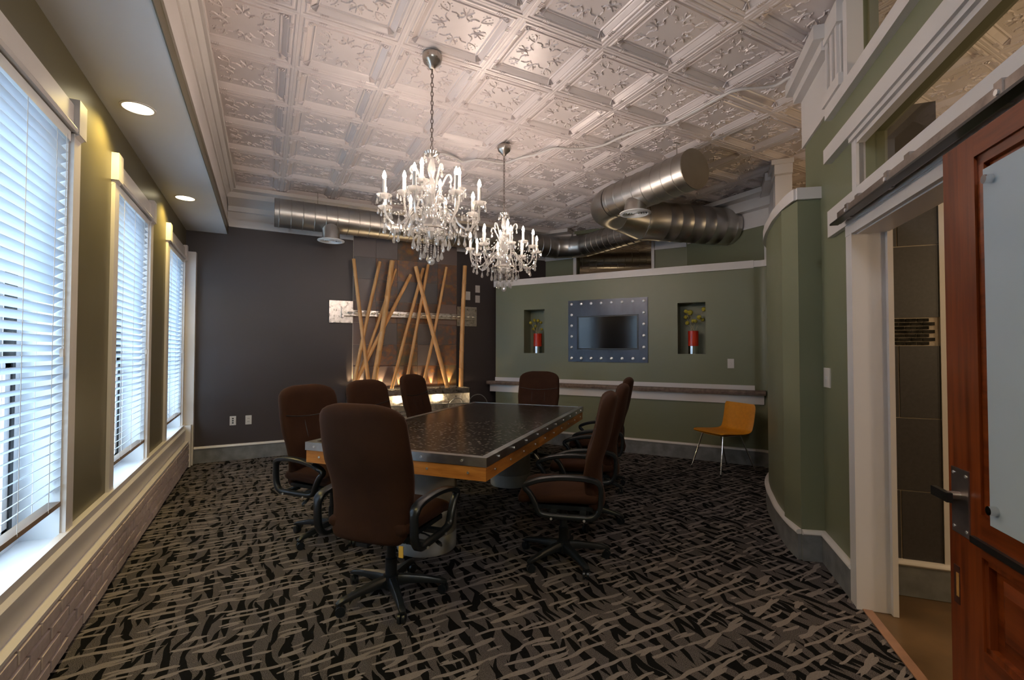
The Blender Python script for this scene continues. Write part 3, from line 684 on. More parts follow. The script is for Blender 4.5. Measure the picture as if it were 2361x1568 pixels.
w('trim_upper_pilaster', (-0.52, -0.26, 0, 0.035, 3.01, 3.32), (-0.54, -0.24, 0, 0.060, 3.32, 3.45), (-0.54, -0.24, 0, 0.055, 2.95, 3.02), (-0.50, -0.47, 0.035, 0.05, 3.02, 3.32), (-0.42, -0.38, 0.035, 0.05, 3.02, 3.32), (-0.33, -0.30, 0.035, 0.05, 3.02, 3.32), (-0.60, -0.54, -0.05, 0.03, 2.95, 3.42))
MB(DWF).box(-3.2, -0.58, -0.070, -0.065, 2.965, 3.40).build('window_6', 'pane', kind='structure')
q1 = DWF @ Vector((-0.515, 0, 0)); q0 = DWF @ Vector((0.0, 0, 0))
baseboard('baseboard_entrance', [(q1.x, q1.y), (q0.x, q0.y)])
# outer shell of the adjoining rooms
MB().box(8.8, 9.0, -3.5, 11, 0, 3.6).box(-1.1, 9, -3.5, -3.3, 0, 3.6).box(4.6, 9, 10.6, 10.8, 0, 3.6).box(4.5, 4.62, 7.19, 10.7, 0, 3.6).box(-1.12, -0.9, -3.5, -2.3, 0, 3.6).build('wall_outer', 'plaster', kind='structure')
# tiled corridor wall seen through the doorway
TLF = frame((3.264, 1.389), (0.66, -0.751), (-0.751, -0.66))
MB(TLF).box(-0.115, 0.245, -0.12, -0.002, 0, 2.5).build('wall_corridor', 'grout', kind='structure')
tc = bpy.data.objects['wall_corridor']
rows = [(0.202, 0.596, 1), (0.602, 1.018, 0), (1.024, 1.440, 1), (1.606, 2.022, 0), (2.028, 2.440, 1), (2.446, 2.86, 0)]
for z0, z1, ofs in rows:
    for k in range(-2, 3):
        jn = 0.045 + (0 if ofs else 0.225); s0 = jn + k * 0.45; s1 = s0 + 0.443
        s0, s1 = max(s0, -0.112), min(s1, 0.235)
        if s1 - s0 > 0.02: MB(TLF).box(s0, s1, -0.004, 0.004, z0, z1).build('wall_tile', 'tile', tc)
for r in range(7):
    z0 = 1.446 + r * 0.0225
    for k in range(-3, 7):
        s0 = -0.09 + k * 0.055 + (0.027 if r % 2 else 0); s1 = min(s0 + 0.050, 0.165)
        if -0.112 < s0 < 0.23: MB(TLF).box(s0, s1, -0.004, 0.005, z0, z0 + 0.0185).build('mosaic_tile', 'mosaic', tc)
MB(TLF).box(0.235, 0.270, -0.12, 0.012, 0.19, 2.5).build('trim_tile_edge', 'white', kind='structure')
a_ = TLF @ Vector((0.27, 0, 0)); b_ = TLF @ Vector((-0.112, 0, 0))
baseboard('baseboard_corridor', [(a_.x, a_.y), (b_.x, b_.y)])
# wall closing the corridor to the right
MB(TLF).box(0.27, 0.37, -1.6, 0.0, 0, 2.5).build('wall_corridor_side', 'plaster', kind='structure')

# sliding door track
TR = empty('door_track', label='weathered steel sliding-door track bolted across the white door head', cat='door track')
MB(DWF).box(-3.4, -0.53, 0.050, 0.068, 2.140, 2.206).build('track_bar', 'track', TR)
MB(DWF).box(-3.4, -0.545, 0.068, 0.110, 2.130, 2.140).build('track_lip', 'blackmetal', TR)
for s in (-0.68, -1.16, -1.9):
    MB(DWF).box(s - 0.018, s + 0.018, 0.045, 0.073, 2.136, 2.214).build('clamp', 'track', TR)
    MB(DWF).disc_axis((s, 0.073, 2.180), (0, 1, 0), 0.010, 0.006, 8).build('bolt', 'rivet', TR)
for s in (-0.80, -1.33): MB(DWF).box(s - 0.022, s + 0.022, 0.030, 0.064, 2.206, 2.226).build('spacer', 'track', TR)

# sliding door leaf
SD = empty('sliding_door', label='red mahogany sliding door with frosted glass panel at right edge', cat='door')
L0, L1 = -2.72, -1.70; D0, D1 = 0.072, 0.115
z0, z1 = 0.03, 2.075
MB(DWF).box(L1 - 0.165, L1, D0, D1, z0, z1).build('stile', 'mahogany', SD)
MB(DWF).box(L0, L0 + 0.165, D0, D1, z0, z1).build('stile', 'mahogany', SD)
gi0, gi1 = L0 + 0.165, L1 - 0.165
MB(DWF).box(gi0, gi1, D0, D1, 2.005, z1).build('top_rail', 'mahogany_h', SD)
MB(DWF).box(gi0, gi1, D0, D1, 0.79, 0.895).build('lock_rail', 'mahogany_h', SD)
MB(DWF).box(gi0, gi1, D0, D1, 0.40, 0.51).build('middle_rail', 'mahogany_h', SD)
MB(DWF).box(gi0, gi1, D0, D1, z0, 0.12).build('bottom_rail', 'mahogany_h', SD)
MB(DWF).box(gi0, gi1, D0 + .004, D0 + .020, 0.895, 2.005).build('glazing_panel', 'mahogany', SD)
mo = MB(DWF)
for (a, b, c, d) in ((gi1 - 0.030, gi1, 0.895, 2.005), (gi0, gi0 + 0.03, 0.895, 2.005)):
    mo.box(a, b, D0 + .02, D1 - 0.008, c, d)
mo.box(gi0, gi1, D0 + .02, D1 - .008, 1.975, 2.005).box(gi0, gi1, D0 + .02, D1 + .004, 0.895, 0.918); mo.build('glazing_bead', 'mahogany_h', SD)
gp = MB(DWF).box(gi0 + 0.04, -1.925, D1 + 0.002, D1 + 0.010, 0.905, 1.945).build('frosted_panel', 'frost', SD)
for s, z in ((-1.965, 1.905), (-1.955, 0.955), (gi0 + .09, 1.905), (gi0 + .09, .955)):
    MB(DWF).disc_axis((s, D1 + 0.010, z), (0, 1, 0), 0.013, 0.020, 14).build('standoff', 'chrome', gp, True)
MB(DWF).box(gi0, -1.83, D1 - 0.002, D1 + 0.012, 0.822, 0.842).build('weather_strip', 'blackmetal', SD)
for (c, d) in ((0.51, 0.79), (0.12, 0.40)):
    pn = MB(DWF).box(gi0, gi1, D0 + .006, D0 + .018, c, d).build('lower_panel', 'mahogany_h', SD)
    q = MB(DWF); i0 = 0.045
    q.add([(gi0 + i0, D0 + .018, c + i0), (gi1 - i0, D0 + .018, c + i0), (gi1 - i0, D0 + .018, d - i0), (gi0 + i0, D0 + .018, d - i0),
           (gi0 + i0 + .03, D0 + .032, c + i0 + .03), (gi1 - i0 - .03, D0 + .032, c + i0 + .03), (gi1 - i0 - .03, D0 + .032, d - i0 - .03), (gi0 + i0 + .03, D0 + .032, d - i0 - .03)],
          [(0, 1, 5, 4), (1, 2, 6, 5), (2, 3, 7, 6), (3, 0, 4, 7), (4, 5, 6, 7)]); q.build('raised_field', 'mahogany_h', pn)
    bd = MB(DWF); bd.box(gi0, gi1, D0 + .018, D1 - .006, c, c + .018).box(gi0, gi1, D0 + .018, D1 - .006, d - .018, d).box(gi0, gi0 + .018, D0 + .018, D1 - .006, c, d).box(gi1 - .018, gi1, D0 + .018, D1 - .006, c, d).build('panel_bead', 'mahogany', pn)
hp = MB(DWF).box(-1.812, -1.722, D1, D1 + 0.004, 0.822, 1.032).build('lock_plate', metal('dull_steel_plate', (0.34, 0.29, 0.27), 0.38, 0.15, 10), SD)
for s in (-1.800, -1.734):
    for z in (0.840, 1.014): MB(DWF).disc_axis((s, D1 + .004, z), (0, 1, 0), 0.005, 0.002, 8).build('screw', 'rivet', hp)
hd = MB(DWF); hd.disc_axis((-1.765, D1 + .004, 0.945), (0, 1, 0), 0.013, 0.034, 14); hd.build('spindle', 'nickel', hp, True)
hd = MB(DWF); hd.box(-1.785, -1.690, D1 + .030, D1 + .046, 0.925, 0.955); hd.build('lever', 'blackmetal', SD)
MB(DWF).box(-1.752, -1.722, D1, D1 + .002, 0.590, 0.712).build('keyhole_mortice', paint('worn_dark_wood', (0.05, 0.012, 0.004), 0.6, 0.4, 30), SD)
MB(DWF).prism([(-1.750, D1 + .001), (-1.738, D1 + .001), (-1.738, D1 + .0035), (-1.750, D1 + .0035)], 0.615, 0.69).build('bare_wood_patch', paint('bare_wood', (0.45, 0.22, 0.05), 0.7, 0.2, 20), SD)

# ================================================================ ducts
def ring_tube(mb, path, r, n=28, every=0.135, bump=0.005, start=0.05, caps=True):
    """round duct with raised spiral seams"""
    P = [Vector(p) for p in path]; out = [P[0]]; rad = [r(0) if callable(r) else r]; acc = 0; nxt = start
    total = sum((P[i + 1] - P[i]).length for i in range(len(P) - 1))
    for i in range(len(P) - 1):
        seg = (P[i + 1] - P[i]); L_ = seg.length; d = seg.normalized()
        while nxt < acc + L_:
            for o, e in ((-0.006, 0), (-0.002, bump), (0.002, bump), (0.006, 0)):
                t = nxt + o - acc
                if 0.0001 < t < L_ - 0.0001:
                    out.append(P[i] + d * t); rad.append((r((nxt + o) / total) if callable(r) else r) + e)
            nxt += every
        acc += L_; out.append(P[i + 1]); rad.append(r(acc / total) if callable(r) else r)
    mb.tube(out, rad, n, caps=caps); return mb
def arc(c, r, a0, a1, z, n=10):
    return [(c[0] + r * cos(a0 + (a1 - a0) * i / n), c[1] + r * sin(a0 + (a1 - a0) * i / n), z) for i in range(n + 1)]
DU = empty('air_duct', label='long round galvanised air duct with elbows hung under the ceiling', cat='duct')
z = 3.125; y = 6.48
ring_tube(MB(), [(0.085, y, z), (4.12, y, z)], 0.176).build('back_run', 'duct', DU, True, angle=50)
MB().disc_axis((0.082, y, z), (1, 0, 0), 0.174, 0.006, 28).build('end_cap', 'duct2', DU)
el = [(4.12, y, z)] + arc((4.12, y - 0.50, ), 0.50, pi / 2, 0, z, 12)[1:]
ring_tube(MB(), el, 0.178, every=0.26, start=0.13).build('elbow', 'duct', DU, True, angle=60)
ring_tube(MB(), [(4.62, 5.98, z), (4.62, 4.62, z - 0.02)], 0.176).build('link_run', 'duct', DU, True, angle=50)
my, mz = 4.60, 3.13
ring_tube(MB(), [(4.35, my, mz), (5.70, my - 0.32, mz)], 0.250, 32, every=0.17, bump=0.004, start=0.3).build('main_run', 'duct', DU, True, angle=50)
MB().tube([(3.97, my, 3.14), (4.35, my, mz)], [0.192, 0.251], 32).build('reducer', 'duct', DU, True, angle=50)
MB().tube([(4.335, my, mz), (4.365, my - .005, mz)], 0.258, 32).build('collar', 'duct', DU, True, angle=50)
el2 = arc((3.97, my - 0.40), 0.40, pi / 2, pi, 3.145, 12)
MB().tube(el2, 0.191, 28).build('elbow', 'duct', DU, True, angle=60)
ring_tube(MB(), [(3.57, my - 0.40, 3.145), (3.60, 3.08, 3.145)], 0.190, every=0.135).build('branch_run', 'duct', DU, True, angle=50)
MB().disc_axis((3.60, 3.084, 3.145), (0, -1, 0), 0.194, 0.010, 32).build('end_cap', 'duct2', DU, True, angle=50)
def hanger(x, y, z0):
    o = MB().tube([(x, y, z0), (x, y, CZ)], 0.0045, 6).build('hanger_rod', 'nickel', DU)
    MB().box(x - .04, x + .04, y - .008, y + .008, CZ - .006, CZ).build('rod_bracket', 'nickel', o)
hanger(0.58, y, z + .17)
hanger(3.55, 3.25, 3.32)
hanger(4.48, my - .1, 3.34)
def diffuser(x, y, ztop, zb, r, tilt, rd, label):
    b = MB().tube([(x - tilt[0], y - tilt[1], ztop), (x - tilt[0] * .4, y - tilt[1] * .4, (ztop + zb) / 2 + .02), (x, y, zb + .035), (x, y, zb)], [rd, rd, rd * 1.02, rd * 1.05], 24).build('boot', 'duct', DU, True, angle=50)
    d = MB().lathe([(rd, 0.02), (r * .8, 0.012), (r, 0.0), (r, -0.008), (r * .82, -0.014), (r * .76, -.006), (r * .74, .01)], 32, (x, y, zb - .01)).build('diffuser_rim', 'vinyl', DU, True, angle=50)
    for k in range(4):
        q = r * (0.66 - k * 0.155)
        MB().lathe([(q, 0.004), (q, -0.010), (q - r * .05, -0.002), (q - r * .05, 0.008)], 28, (x, y, zb - .012)).build('ring_vane', 'vinyl', d, True, angle=50)
    MB().cyl((x, y), r * .73, zb + .002, zb + .006, 24).build('throat', 'slot', d)
diffuser(0.735, 6.38, 3.02, 2.835, 0.165, (0.0, -0.06), 0.105, '')
diffuser(3.50, 3.78, 3.05, 2.90, 0.165, (-0.06, -.02), 0.115, '')
# duct in the adjoining room seen through the high transom
D2 = empty('hall_duct', label='shiny round duct beyond the high transom window', cat='duct')
ring_tube(MB(), [(5.0, 7.75, 3.18), (7.2, 6.3, 3.18)], 0.16).build('duct_run', 'duct', D2, True, angle=50)

# ceiling cable
cp = [(1.50, 4.62), (1.62, 4.55), (1.75, 4.59), (1.86, 4.65), (1.97, 4.52), (2.12, 4.50), (2.27, 4.47), (2.36, 4.26), (2.46, 4.12), (2.54, 3.90), (2.77, 3.80), (2.93, 3.62), (2.97, 3.40), (3.07, 3.11), (3.17, 3.00), (3.20, 2.75), (3.20, 2.44), (3.24, 2.33), (3.35, 2.25), (3.43, 2.17), (3.42, 2.05), (3.46, 1.90)]
tag(MB().tube(bez([(a, b, CZ - 0.012) for a, b in cp], 5), 0.012, 8).build('ceiling_cable', 'cable', smooth=True), 'white cable wandering across the pressed tin ceiling', 'cable')

# ================================================================ bamboo wall piece, steel bar and trough
SBR = empty('steel_bar', label='horizontal steel bar with square end plates holding bamboo on dark wall', cat='wall bracket')
for x0, x1 in ((0.788, 1.105), (2.695, 3.034)):
    MB().box(x0, x1, BW - 0.034, BW - 0.002, 1.800, 2.112).build('end_plate', 'rawsteel', SBR)
MB().box(0.955, 2.985, BW - 0.052, BW - 0.030, 1.90, 1.985).build('flat_bar', 'rawsteel', SBR)
MB().box(0.945, 0.975, BW - 0.10, BW - 0.034, 1.875, 2.00).build('end_lug', 'rawsteel', SBR)
MB().box(0.97, 2.985, BW - 0.098, BW - 0.052, 1.900, 1.908).build('ledge', 'rawsteel', SBR)
for i in range(24):
    x = 1.06 + i * 0.0825
    MB().tube([(x + 0.026 * cos(a * pi / 8), BW - 0.085 + .026 * sin(a * pi / 8), 1.945) for a in range(16)], 0.008, 6, closed=True).build('ring', 'rivet', SBR, True)
poles = [
 ((1.094, 6.865, 2.708), (1.300, 6.74, 0.90), .026, 'bamboo pole at far left of the group, leaning with top to the left', 1),
 ((1.464, 6.875, 2.704), (1.085, 6.74, 0.90), .025, 'second bamboo pole from left by its top, leaning right', 0),
 ((1.634, 6.845, 2.726), (1.345, 6.70, 0.88), .039, 'thick pale bamboo pole leaning slightly right in the left cluster', 0),
 ((1.697, 6.875, 2.616), (1.115, 6.78, 0.90), .021, 'thin bamboo pole crossing just behind the thick pale one', 0),
 ((1.921, 6.87, 2.549), (1.075, 6.76, 0.88), .026, 'most slanted bamboo pole, shortest top, crossing the left cluster', 0),
 ((1.984, 6.845, 2.673), (2.450, 6.70, 0.845), .033, 'thick bamboo pole leaning left, crossing two others in an X', 0),
 ((2.112, 6.87, 2.659), (1.615, 6.74, 0.86), .024, 'bamboo pole behind the X crossing with foot near the middle', 1),
 ((2.189, 6.87, 2.724), (1.810, 6.72, 0.88), .024, 'bamboo pole right of the X crossing, ending behind a chair', 1),
 ((2.483, 6.87, 2.709), (2.075, 6.74, 0.88), .023, 'second bamboo pole from right, leaning right', 1),
 ((2.780, 6.84, 2.751), (2.672, 6.72, 0.845), .034, 'nearly upright thick bamboo pole at far right of the group', 0)]
for a, b, r, lab, var in poles:
    a, b = Vector(a), Vector(b); o = empty('bamboo_pole', tuple(b), label=lab, cat='bamboo pole', group='bamboo poles leaning on the steel bar')
    d = a - b; L_ = d.length; N_ = int(L_ / 0.30); path = []; rad = []; nodes = []
    bow = Vector((random.uniform(-.012, .012), 0, 0)); ph = random.uniform(0, .2)
    ts = sorted([0, 1] + [(k + ph + random.uniform(-.1, .1)) / (N_ + 1) for k in range(1, N_ + 1)])
    for i, t in enumerate(ts):
        for dt, k in ((-0.012, 1.0), (-0.003, 1.09), (0.003, 1.09), (0.012, 1.0)):
            tt = t + dt / L_ * 1.0
            if 0 <= tt <= 1: path.append(d * tt + bow * sin(pi * tt)); rad.append(r * (1.04 - 0.1 * tt) * (k if 0 < i < len(ts) - 1 else 1))
        if 0 < i < len(ts) - 1: nodes.append(t)
    MB().tube(path, rad, 12).build('cane', 'bamboo', o, True, angle=60)
    nd = MB()
    for t in nodes:
        p = d * t + bow * sin(pi * t); nd.tube([p - d.normalized() * .0035, p + d.normalized() * .0035], r * 1.085 * (1.04 - .1 * t), 12)
    nd.build('node_rings', 'node', o)
TG = empty('fire_trough', (0, 0, 0), label='lit stainless steel trough of dark pebbles below the bamboo', cat='planter')
x0, x1, y0, y1 = 1.02, 2.775, 6.60, 6.93
MB().box(x0, x1, y0, y0 + .012, 0.765, 0.842).box(x0, x1, y1 - .01, y1, 0.765, 0.842).box(x0, x0 + .01, y0, y1, 0.765, 0.842).box(x1 - .01, x1, y0, y1, .765, .842).box(x0, x1, y0 + .04, y0 + .10, .775, .785).box(x0, x1, y0 + .18, y0 + .24, .775, .785).build('tray', 'rawsteel', TG)
MB().box(x0, x1, y1 - .012, y1, 0.42, 0.765).build('back_sheet', 'rawsteel', TG)
MB().box(x1 - .012, x1, y0, y1, 0.40, 0.765).box(x0, x0 + .012, y0, y1, 0.40, 0.765).build('side_sheet', 'rawsteel', TG)
MB().box(x0, x1, y0, y1, 0.40, 0.42).build('shelf', 'rawsteel', TG)
MB().box(x0 + .05, x1 - .05, y0 + .04, y1, 0.0, 0.40).build('plinth', 'blackmetal', TG)
pb = MB()
for i in range(170):
    x = random.uniform(x0 + .03, x1 - .03); yy = random.choice((random.uniform(y0 + .03, y0 + .11), random.uniform(y0 + .17, y0 + .25))); r = random.uniform(.016, .030)
    pb.ball((x, yy, 0.80 + r * .8), r, 6, 0.7)
pb.build('pebbles', 'pebble', TG, True, kind='stuff')
for i, x in enumerate((1.20, 1.50, 1.80, 2.10, 2.42)):
    q = MB().lathe([(0.0, 0), (0.05, 0), (0.075, 0.03), (0.08, 0.035), (0.07, 0.04), (0.045, .02), (0, .02)], 20, (x, 6.76, 0.60)).build('lamp_can', 'chrome', TG, True)
    MB().cyl((x, 6.76), 0.035, 0.622, 0.628, 16).build('lamp_lens', 'tray_lamp', q)
cb = MB()
for k, (za, zb_) in enumerate(((0.60, 0.615), (0.53, 0.52), (0.48, 0.475))):
    cb.tube(bez([(x0 + .02, 6.64, za), (1.4, 6.63, zb_), (1.9, 6.65, za + .01), (2.3, 6.63, zb_), (x1 - .02, 6.66, za)], 5), 0.009, 6)
cb.tube(bez([(2.45, 6.68, .45), (2.46, 6.66, .60), (2.55, 6.65, .68), (2.66, 6.67, .66), (2.72, 6.68, .52)], 6), 0.008, 6)
cb.build('conduits', 'greycable', TG, True)
tag(MB().tube(bez([(2.78, 6.70, .60), (2.86, 6.70, .70), (2.98, 6.68, .72), (3.07, 6.66, .64), (3.10, 6.65, .50), (3.08, 6.66, .30), (3.02, 6.70, .02)], 6), 0.007, 6).build('power_cord', 'greycable', smooth=True), 'grey cord looping out of the steel trough onto the floor', 'cord')
for x in (1.20, 1.50, 1.80, 2.10, 2.42):
    light('trough_lamp', 'POINT', (x, 6.76, 0.665), 7.0, (1.0, 0.74, 0.42), size=0.03)
for x, rz in ((1.03, .5), (1.24, -.25), (1.50, .1), (1.78, -.1), (2.04, .15), (2.28, -.15), (2.55, .25)):
    light('trough_uplight', 'SPOT', (x, 6.945, 0.86), 30.0, (1.0, 0.72, 0.40), size=0.008, rot=(pi - 0.10, 0.0, 0) if False else (R_(180 - 4), R_(rz * 30), 0), spot=R_(38), blend=0.7)

# ================================================================ conference table
tc0 = Vector((1.704, 3.874, 0)); ta = math.atan2(0.662, 0.749)
TB = empty('conference_table', tuple(tc0), ta, label='long dark speckled conference table with metal edge, orange wood apron and concrete drums', cat='table')
LX, LY = 2.686 / 2, 1.353 / 2; DZ = 0.0205
MB().box(-LX + .045, LX - .045, -LY + .045, LY - .045, 0.7555, 0.781).build('tabletop', 'laminate', TB)
def edge(x0, x1, y0, y1, nm='metal_edge'):
    return MB().box(x0, x1, y0, y1, 0.7285, 0.783)
for (a, b, c, d) in ((-LX, -LX + .045, -LY, LY), (LX - .045, LX, -LY, LY), (-LX + .045, LX - .045, -LY, -LY + .045), (-LX + .045, LX - .045, LY - .045, LY)):
    edge(a, b, c, d).build('metal_edge', 'alu', TB)
q = 0.006
for (a, b, c, d) in ((-LX + q, -LX + .04, -LY + q, LY - q), (LX - .04, LX - q, -LY + q, LY - q), (-LX + .04, LX - .04, -LY + q, -LY + .04), (-LX + .04, LX - .04, LY - .04, LY - q)):
    MB().box(a, b, c, d, 0.6445, 0.7285).build('apron_board', 'apron', TB)
MB().box(-LX + .05, LX - .05, -LY + .05, LY - .05, 0.7205, 0.7555).build('underside', 'blackmetal', TB)
bolt = None
def addbolt(p, ax):
    global bolt
    mb = MB().disc_axis(p, ax, 0.0075, 0.007, 8); mb.build('bolt', 'rivet', TB)
for i in range(10):
    x = -LX + .14 + i * (2 * LX - .28) / 9
    addbolt((x, -LY + q - .001, 0.688), (0, -1, 0)); addbolt((x + .05 if i < 9 else x, -LY - .001, 0.756), (0, -1, 0))
for i in range(5):
    yy = -LY + .12 + i * (2 * LY - .24) / 4
    addbolt((-LX + q - .001, yy, 0.688), (-1, 0, 0)); addbolt((-LX - .001, yy + .04, 0.756), (-1, 0, 0))
for i in range(10):
    x = -LX + .14 + i * (2 * LX - .28) / 9; addbolt((x, LY - q + .001, 0.688), (0, 1, 0))
for x in (-0.87, 0.83):
    dr = MB().lathe([(0.0, 0.0), (0.208, 0.0), (0.212, 0.01), (0.212, 0.118), (0.209, 0.122), (0.212, 0.126), (0.212, 0.62), (0.208, 0.63), (0.0, 0.63)], 40, (x, 0, 0)).build('concrete_drum', paint('smooth_concrete', (0.42, 0.41, 0.38), 0.55, 0.12, 6, 0.2, 50), TB, True)
    MB().box(x - .18, x + .18, -.18, .18, 0.63, 0.7205).build('mounting_block', 'blackmetal', dr)

# ================================================================ office chairs
def sup(cx, cz, w, h, e=3.0, n=24):
    out = []
    for j in range(n):
        a = 2 * pi * j / n; c_, s_ = cos(a), sin(a)
        out.append((cx + (abs(c_) ** (2 / e)) * (1 if c_ >= 0 else -1) * w, cz + (abs(s_) ** (2 / e)) * (1 if s_ >= 0 else -1) * h))
    return out
def make_chair():
    # faces +y ; back at -y
    C = empty('office_chair')
    def ctr(t):   # spine of the backrest: t 0..1 over height
        z = 0.40 + 0.735 * t
        y = -0.235 + 0.035 * sin(pi * min(t / 0.6, 1)) - 0.13 * max(0, t - 0.25) ** 1.35 + 0.0
        return y, z
    secs = []
    T = [0, .006, .02, .05, .1, .2, .32, .44, .56, .68, .78, .86, .91, .95, .975, .99, 1.0]
    for t in T:
        y, z = ctr(t)
        w = 0.222 + 0.053 * min(1, t / 0.55) - 0.012 * max(0, (t - .62) / .38)
        th = 0.056 - 0.006 * t
        if t > .84: w *= (math.sqrt(max(0.0, 1 - ((t - .84) / .163) ** 3.0)) * 0.82 + 0.18) if t < 1 else .40 
        if t > .93: th *= math.sqrt(max(0.02, 1 - ((t - .93) / .072) ** 2))
        if t < .05: k = math.sqrt(1 - (1 - t / .05) ** 2 * .92); th *= k; w *= (0.82 + 0.18 * k)
        pts = sup(0, 0, w, th, 3.2)
        # wings curve forward a little
        secs.append([(px, y + py + 0.028 * (abs(px) / 0.25) ** 2.2, z) for px, py in pts])
    MB().loft(secs).build('backrest', 'suede', C, True, angle=70)
    # headrest seam and piping on the front
    y, z = ctr(.70)
    pth = []
    for i in range(15):
        x = -0.250 + i * 0.500 / 14; tt = .715 - .035 * (1 - (x / .250) ** 2); yy, zz = ctr(tt)
        pth.append((x, yy + (0.056 - .006 * tt) * (1 - abs(x / .278) ** 3.2) ** (1 / 3.2) + 0.028 * (abs(x) / .25) ** 2.2 + .0005, zz))
    MB().tube(pth, 0.0035, 6).build('seam', 'blackmetal', C)
    for sx in (-1, 1):
        MB().tube([(sx * 0.085, ctr(t)[0] + 0.056 - .006 * t + 0.028 * (0.085 / .25) ** 2.2 - .001, ctr(t)[1]) for t in (.20, .35, .5, .66)], 0.0022, 5).build('seam', 'blackmetal', C)
    # seat
    secs = []
    for y, k in ((-0.245, .55), (-0.235, .85), (-0.20, 1), (-0.05, 1.0), (0.10, 1.0), (0.20, .99), (0.245, .93), (0.265, .78), (0.272, .5)):
        w = 0.252 * (0.80 + 0.20 * k); h = 0.052 * k; zz = 0.475 - (0.012 if y > .2 else 0) + (0.006 if y < 0 else 0)
        secs.append([(px, y, zz + pz) for px, pz in sup(0, 0, w, h, 2.8)])
    MB().loft(secs).build('seat', 'suede', C, True, angle=70)
    MB().box(-0.22, 0.22, -0.20, 0.20, 0.405, 0.43).build('seat_pan', 'black', C)
    MB().box(-0.07, 0.07, -0.13, 0.11, 0.355, 0.405).build('tilt_mechanism', 'black', C)
    bk = MB().box(-0.035, 0.035, -0.27, -0.10, 0.385, 0.405); bk.build('back_bracket', 'black', C)
    # loop arms
    for sx in (-1, 1):
        loop = [(-0.240, 0.44), (-0.250, 0.51), (-0.245, 0.590), (-0.20, 0.620), (-0.10, 0.630), (0.02, 0.626), (0.13, 0.608), (0.205, 0.578), (0.215, 0.556), (0.185, 0.525), (0.150, 0.462), (0.125, 0.408), (0.06, 0.393), (-0.10, 0.391), (-0.20, 0.395)]
        P = bez([(sx * 0.305, a, b) for a, b in loop], 4, closed=True)
        secs = []
        k = len(P)
        for i, p in enumerate(P):
            t = (P[(i + 1) % k] - P[i - 1]).normalized(); nrm = Vector((0, -t.z, t.y))
            top = p.z > 0.585
            hw = 0.027 if top else 0.021; hh = 0.015
            secs.append([p + Vector((1, 0, 0)) * a * hw + nrm * b * hh for a, b in ((-1, -.6), (-.7, -1), (.7, -1), (1, -.6), (1, .6), (.7, 1), (-.7, 1), (-1, .6))])
        ar = MB().loft(secs, closed=True).build('armrest', 'black', C, True, angle=50)
        for yb in (-0.16, 0.02): MB().box(sx * 0.20, sx * 0.305, yb, yb + .04, 0.385, 0.407).build('arm_bracket', 'black', ar)
        for yy in (-.15, .05): MB().disc_axis((sx * 0.326, yy, 0.381), (sx, 0, 0), 0.008, 0.003, 8).build('screw', 'rivet', ar)
    # gas column
    MB().lathe([(0.033, 0.10), (0.033, 0.22), (0.026, 0.225), (0.026, 0.36)], 18).build('gas_column', 'black', C, True)
    MB().lathe([(0.0, 0.055), (0.045, 0.055), (0.052, 0.08), (0.045, 0.125), (0.034, 0.13), (0, .13)], 20).build('base_hub', 'black', C, True)
    for k in range(5):
        a = pi / 2 + 2 * pi * k / 5 + 0.3; d = Vector((cos(a), sin(a), 0)); s = Vector((-sin(a), cos(a), 0))
        secs = []
        for r, zt, zb_, w in ((0.03, .125, .07, .026), (0.10, .120, .078, .024), (0.20, .106, .074, .020), (0.275, .092, .066, .017), (0.305, .082, .062, .017), (0.318, .070, .060, .012)):
            c = d * r; zm_ = (zt + zb_) / 2
            secs.append([c + s * x * w + Vector((0, 0, zz)) for x, zz in ((-1, zb_), (1, zb_), (1, zm_ + .006), (.6, zt), (-.6, zt), (-1, zm_ + .006))])
        leg = MB().loft(secs).build('base_leg', 'black', C, True, angle=45)
        cc_ = d * 0.295; ax = (s * cos(.5) + d * sin(.5)).normalized()
        w_ = MB()
        for o in (-1, 1): w_.disc_axis(cc_ + ax * (o * 0.012 - 0.007) + Vector((0, 0, 0.027)), ax, 0.0265, 0.014, 16)
        cst = w_.tube([cc_ + Vector((0, 0, .030)), cc_ + Vector((0, 0, .066))], 0.009, 8).build('caster', 'black', leg, True)
    # height lever with paddle
    lv = MB().tube([(0.05, 0.02, 0.385), (0.20, 0.03, 0.372), (0.26, 0.03, 0.355)], 0.005, 6); lv.build('lever', 'black', C, True)
    MB().loft([[(0.255 + t * .055, 0.03 + a * w, 0.356 - t * .035 + b * .006) for a, b in ((-1, 0), (-.5, 1), (.5, 1), (1, 0), (.5, -1), (-.5, -1))] for t, w in ((0, .006), (.3, .018), (.8, .020), (1, .008))]).build('lever_paddle', 'black', C, True)
    return C
def ang(dx, dy): return math.atan2(dy, dx) - pi / 2
base = make_chair(); index_children()
chairs = [
 ((0.655, 2.715), ang(0.743, 0.669), 'brown suede office chair in the foreground with its back to the camera', -8),
 ((0.475, 3.815), ang(0.60, -0.80), 'brown suede office chair at the near left corner of the table', -36),
 ((1.02, 4.25), ang(0.66, -0.80), 'brown suede office chair in the middle of the left side, before the bamboo', 20),
 ((1.70, 5.06), ang(0.80, -0.78), 'brown suede office chair farthest along the left side, before the lit trough', -15),
 ((3.02, 5.08), ang(-0.70, -0.76), 'brown suede office chair at the far head of the table facing the camera', 10),
 ((1.80, 2.65), ang(-0.80, 0.64), 'brown suede office chair nearest on the right side, seen from the side', 33),
 ((2.40, 3.20), ang(-0.76, 0.66), 'brown suede office chair in the middle of the right side, half hidden', 5),
 ((3.06, 3.87), ang(-0.76, 0.68), 'brown suede office chair farthest on the right side, nearest the yellow chair', -20)]
allch = []
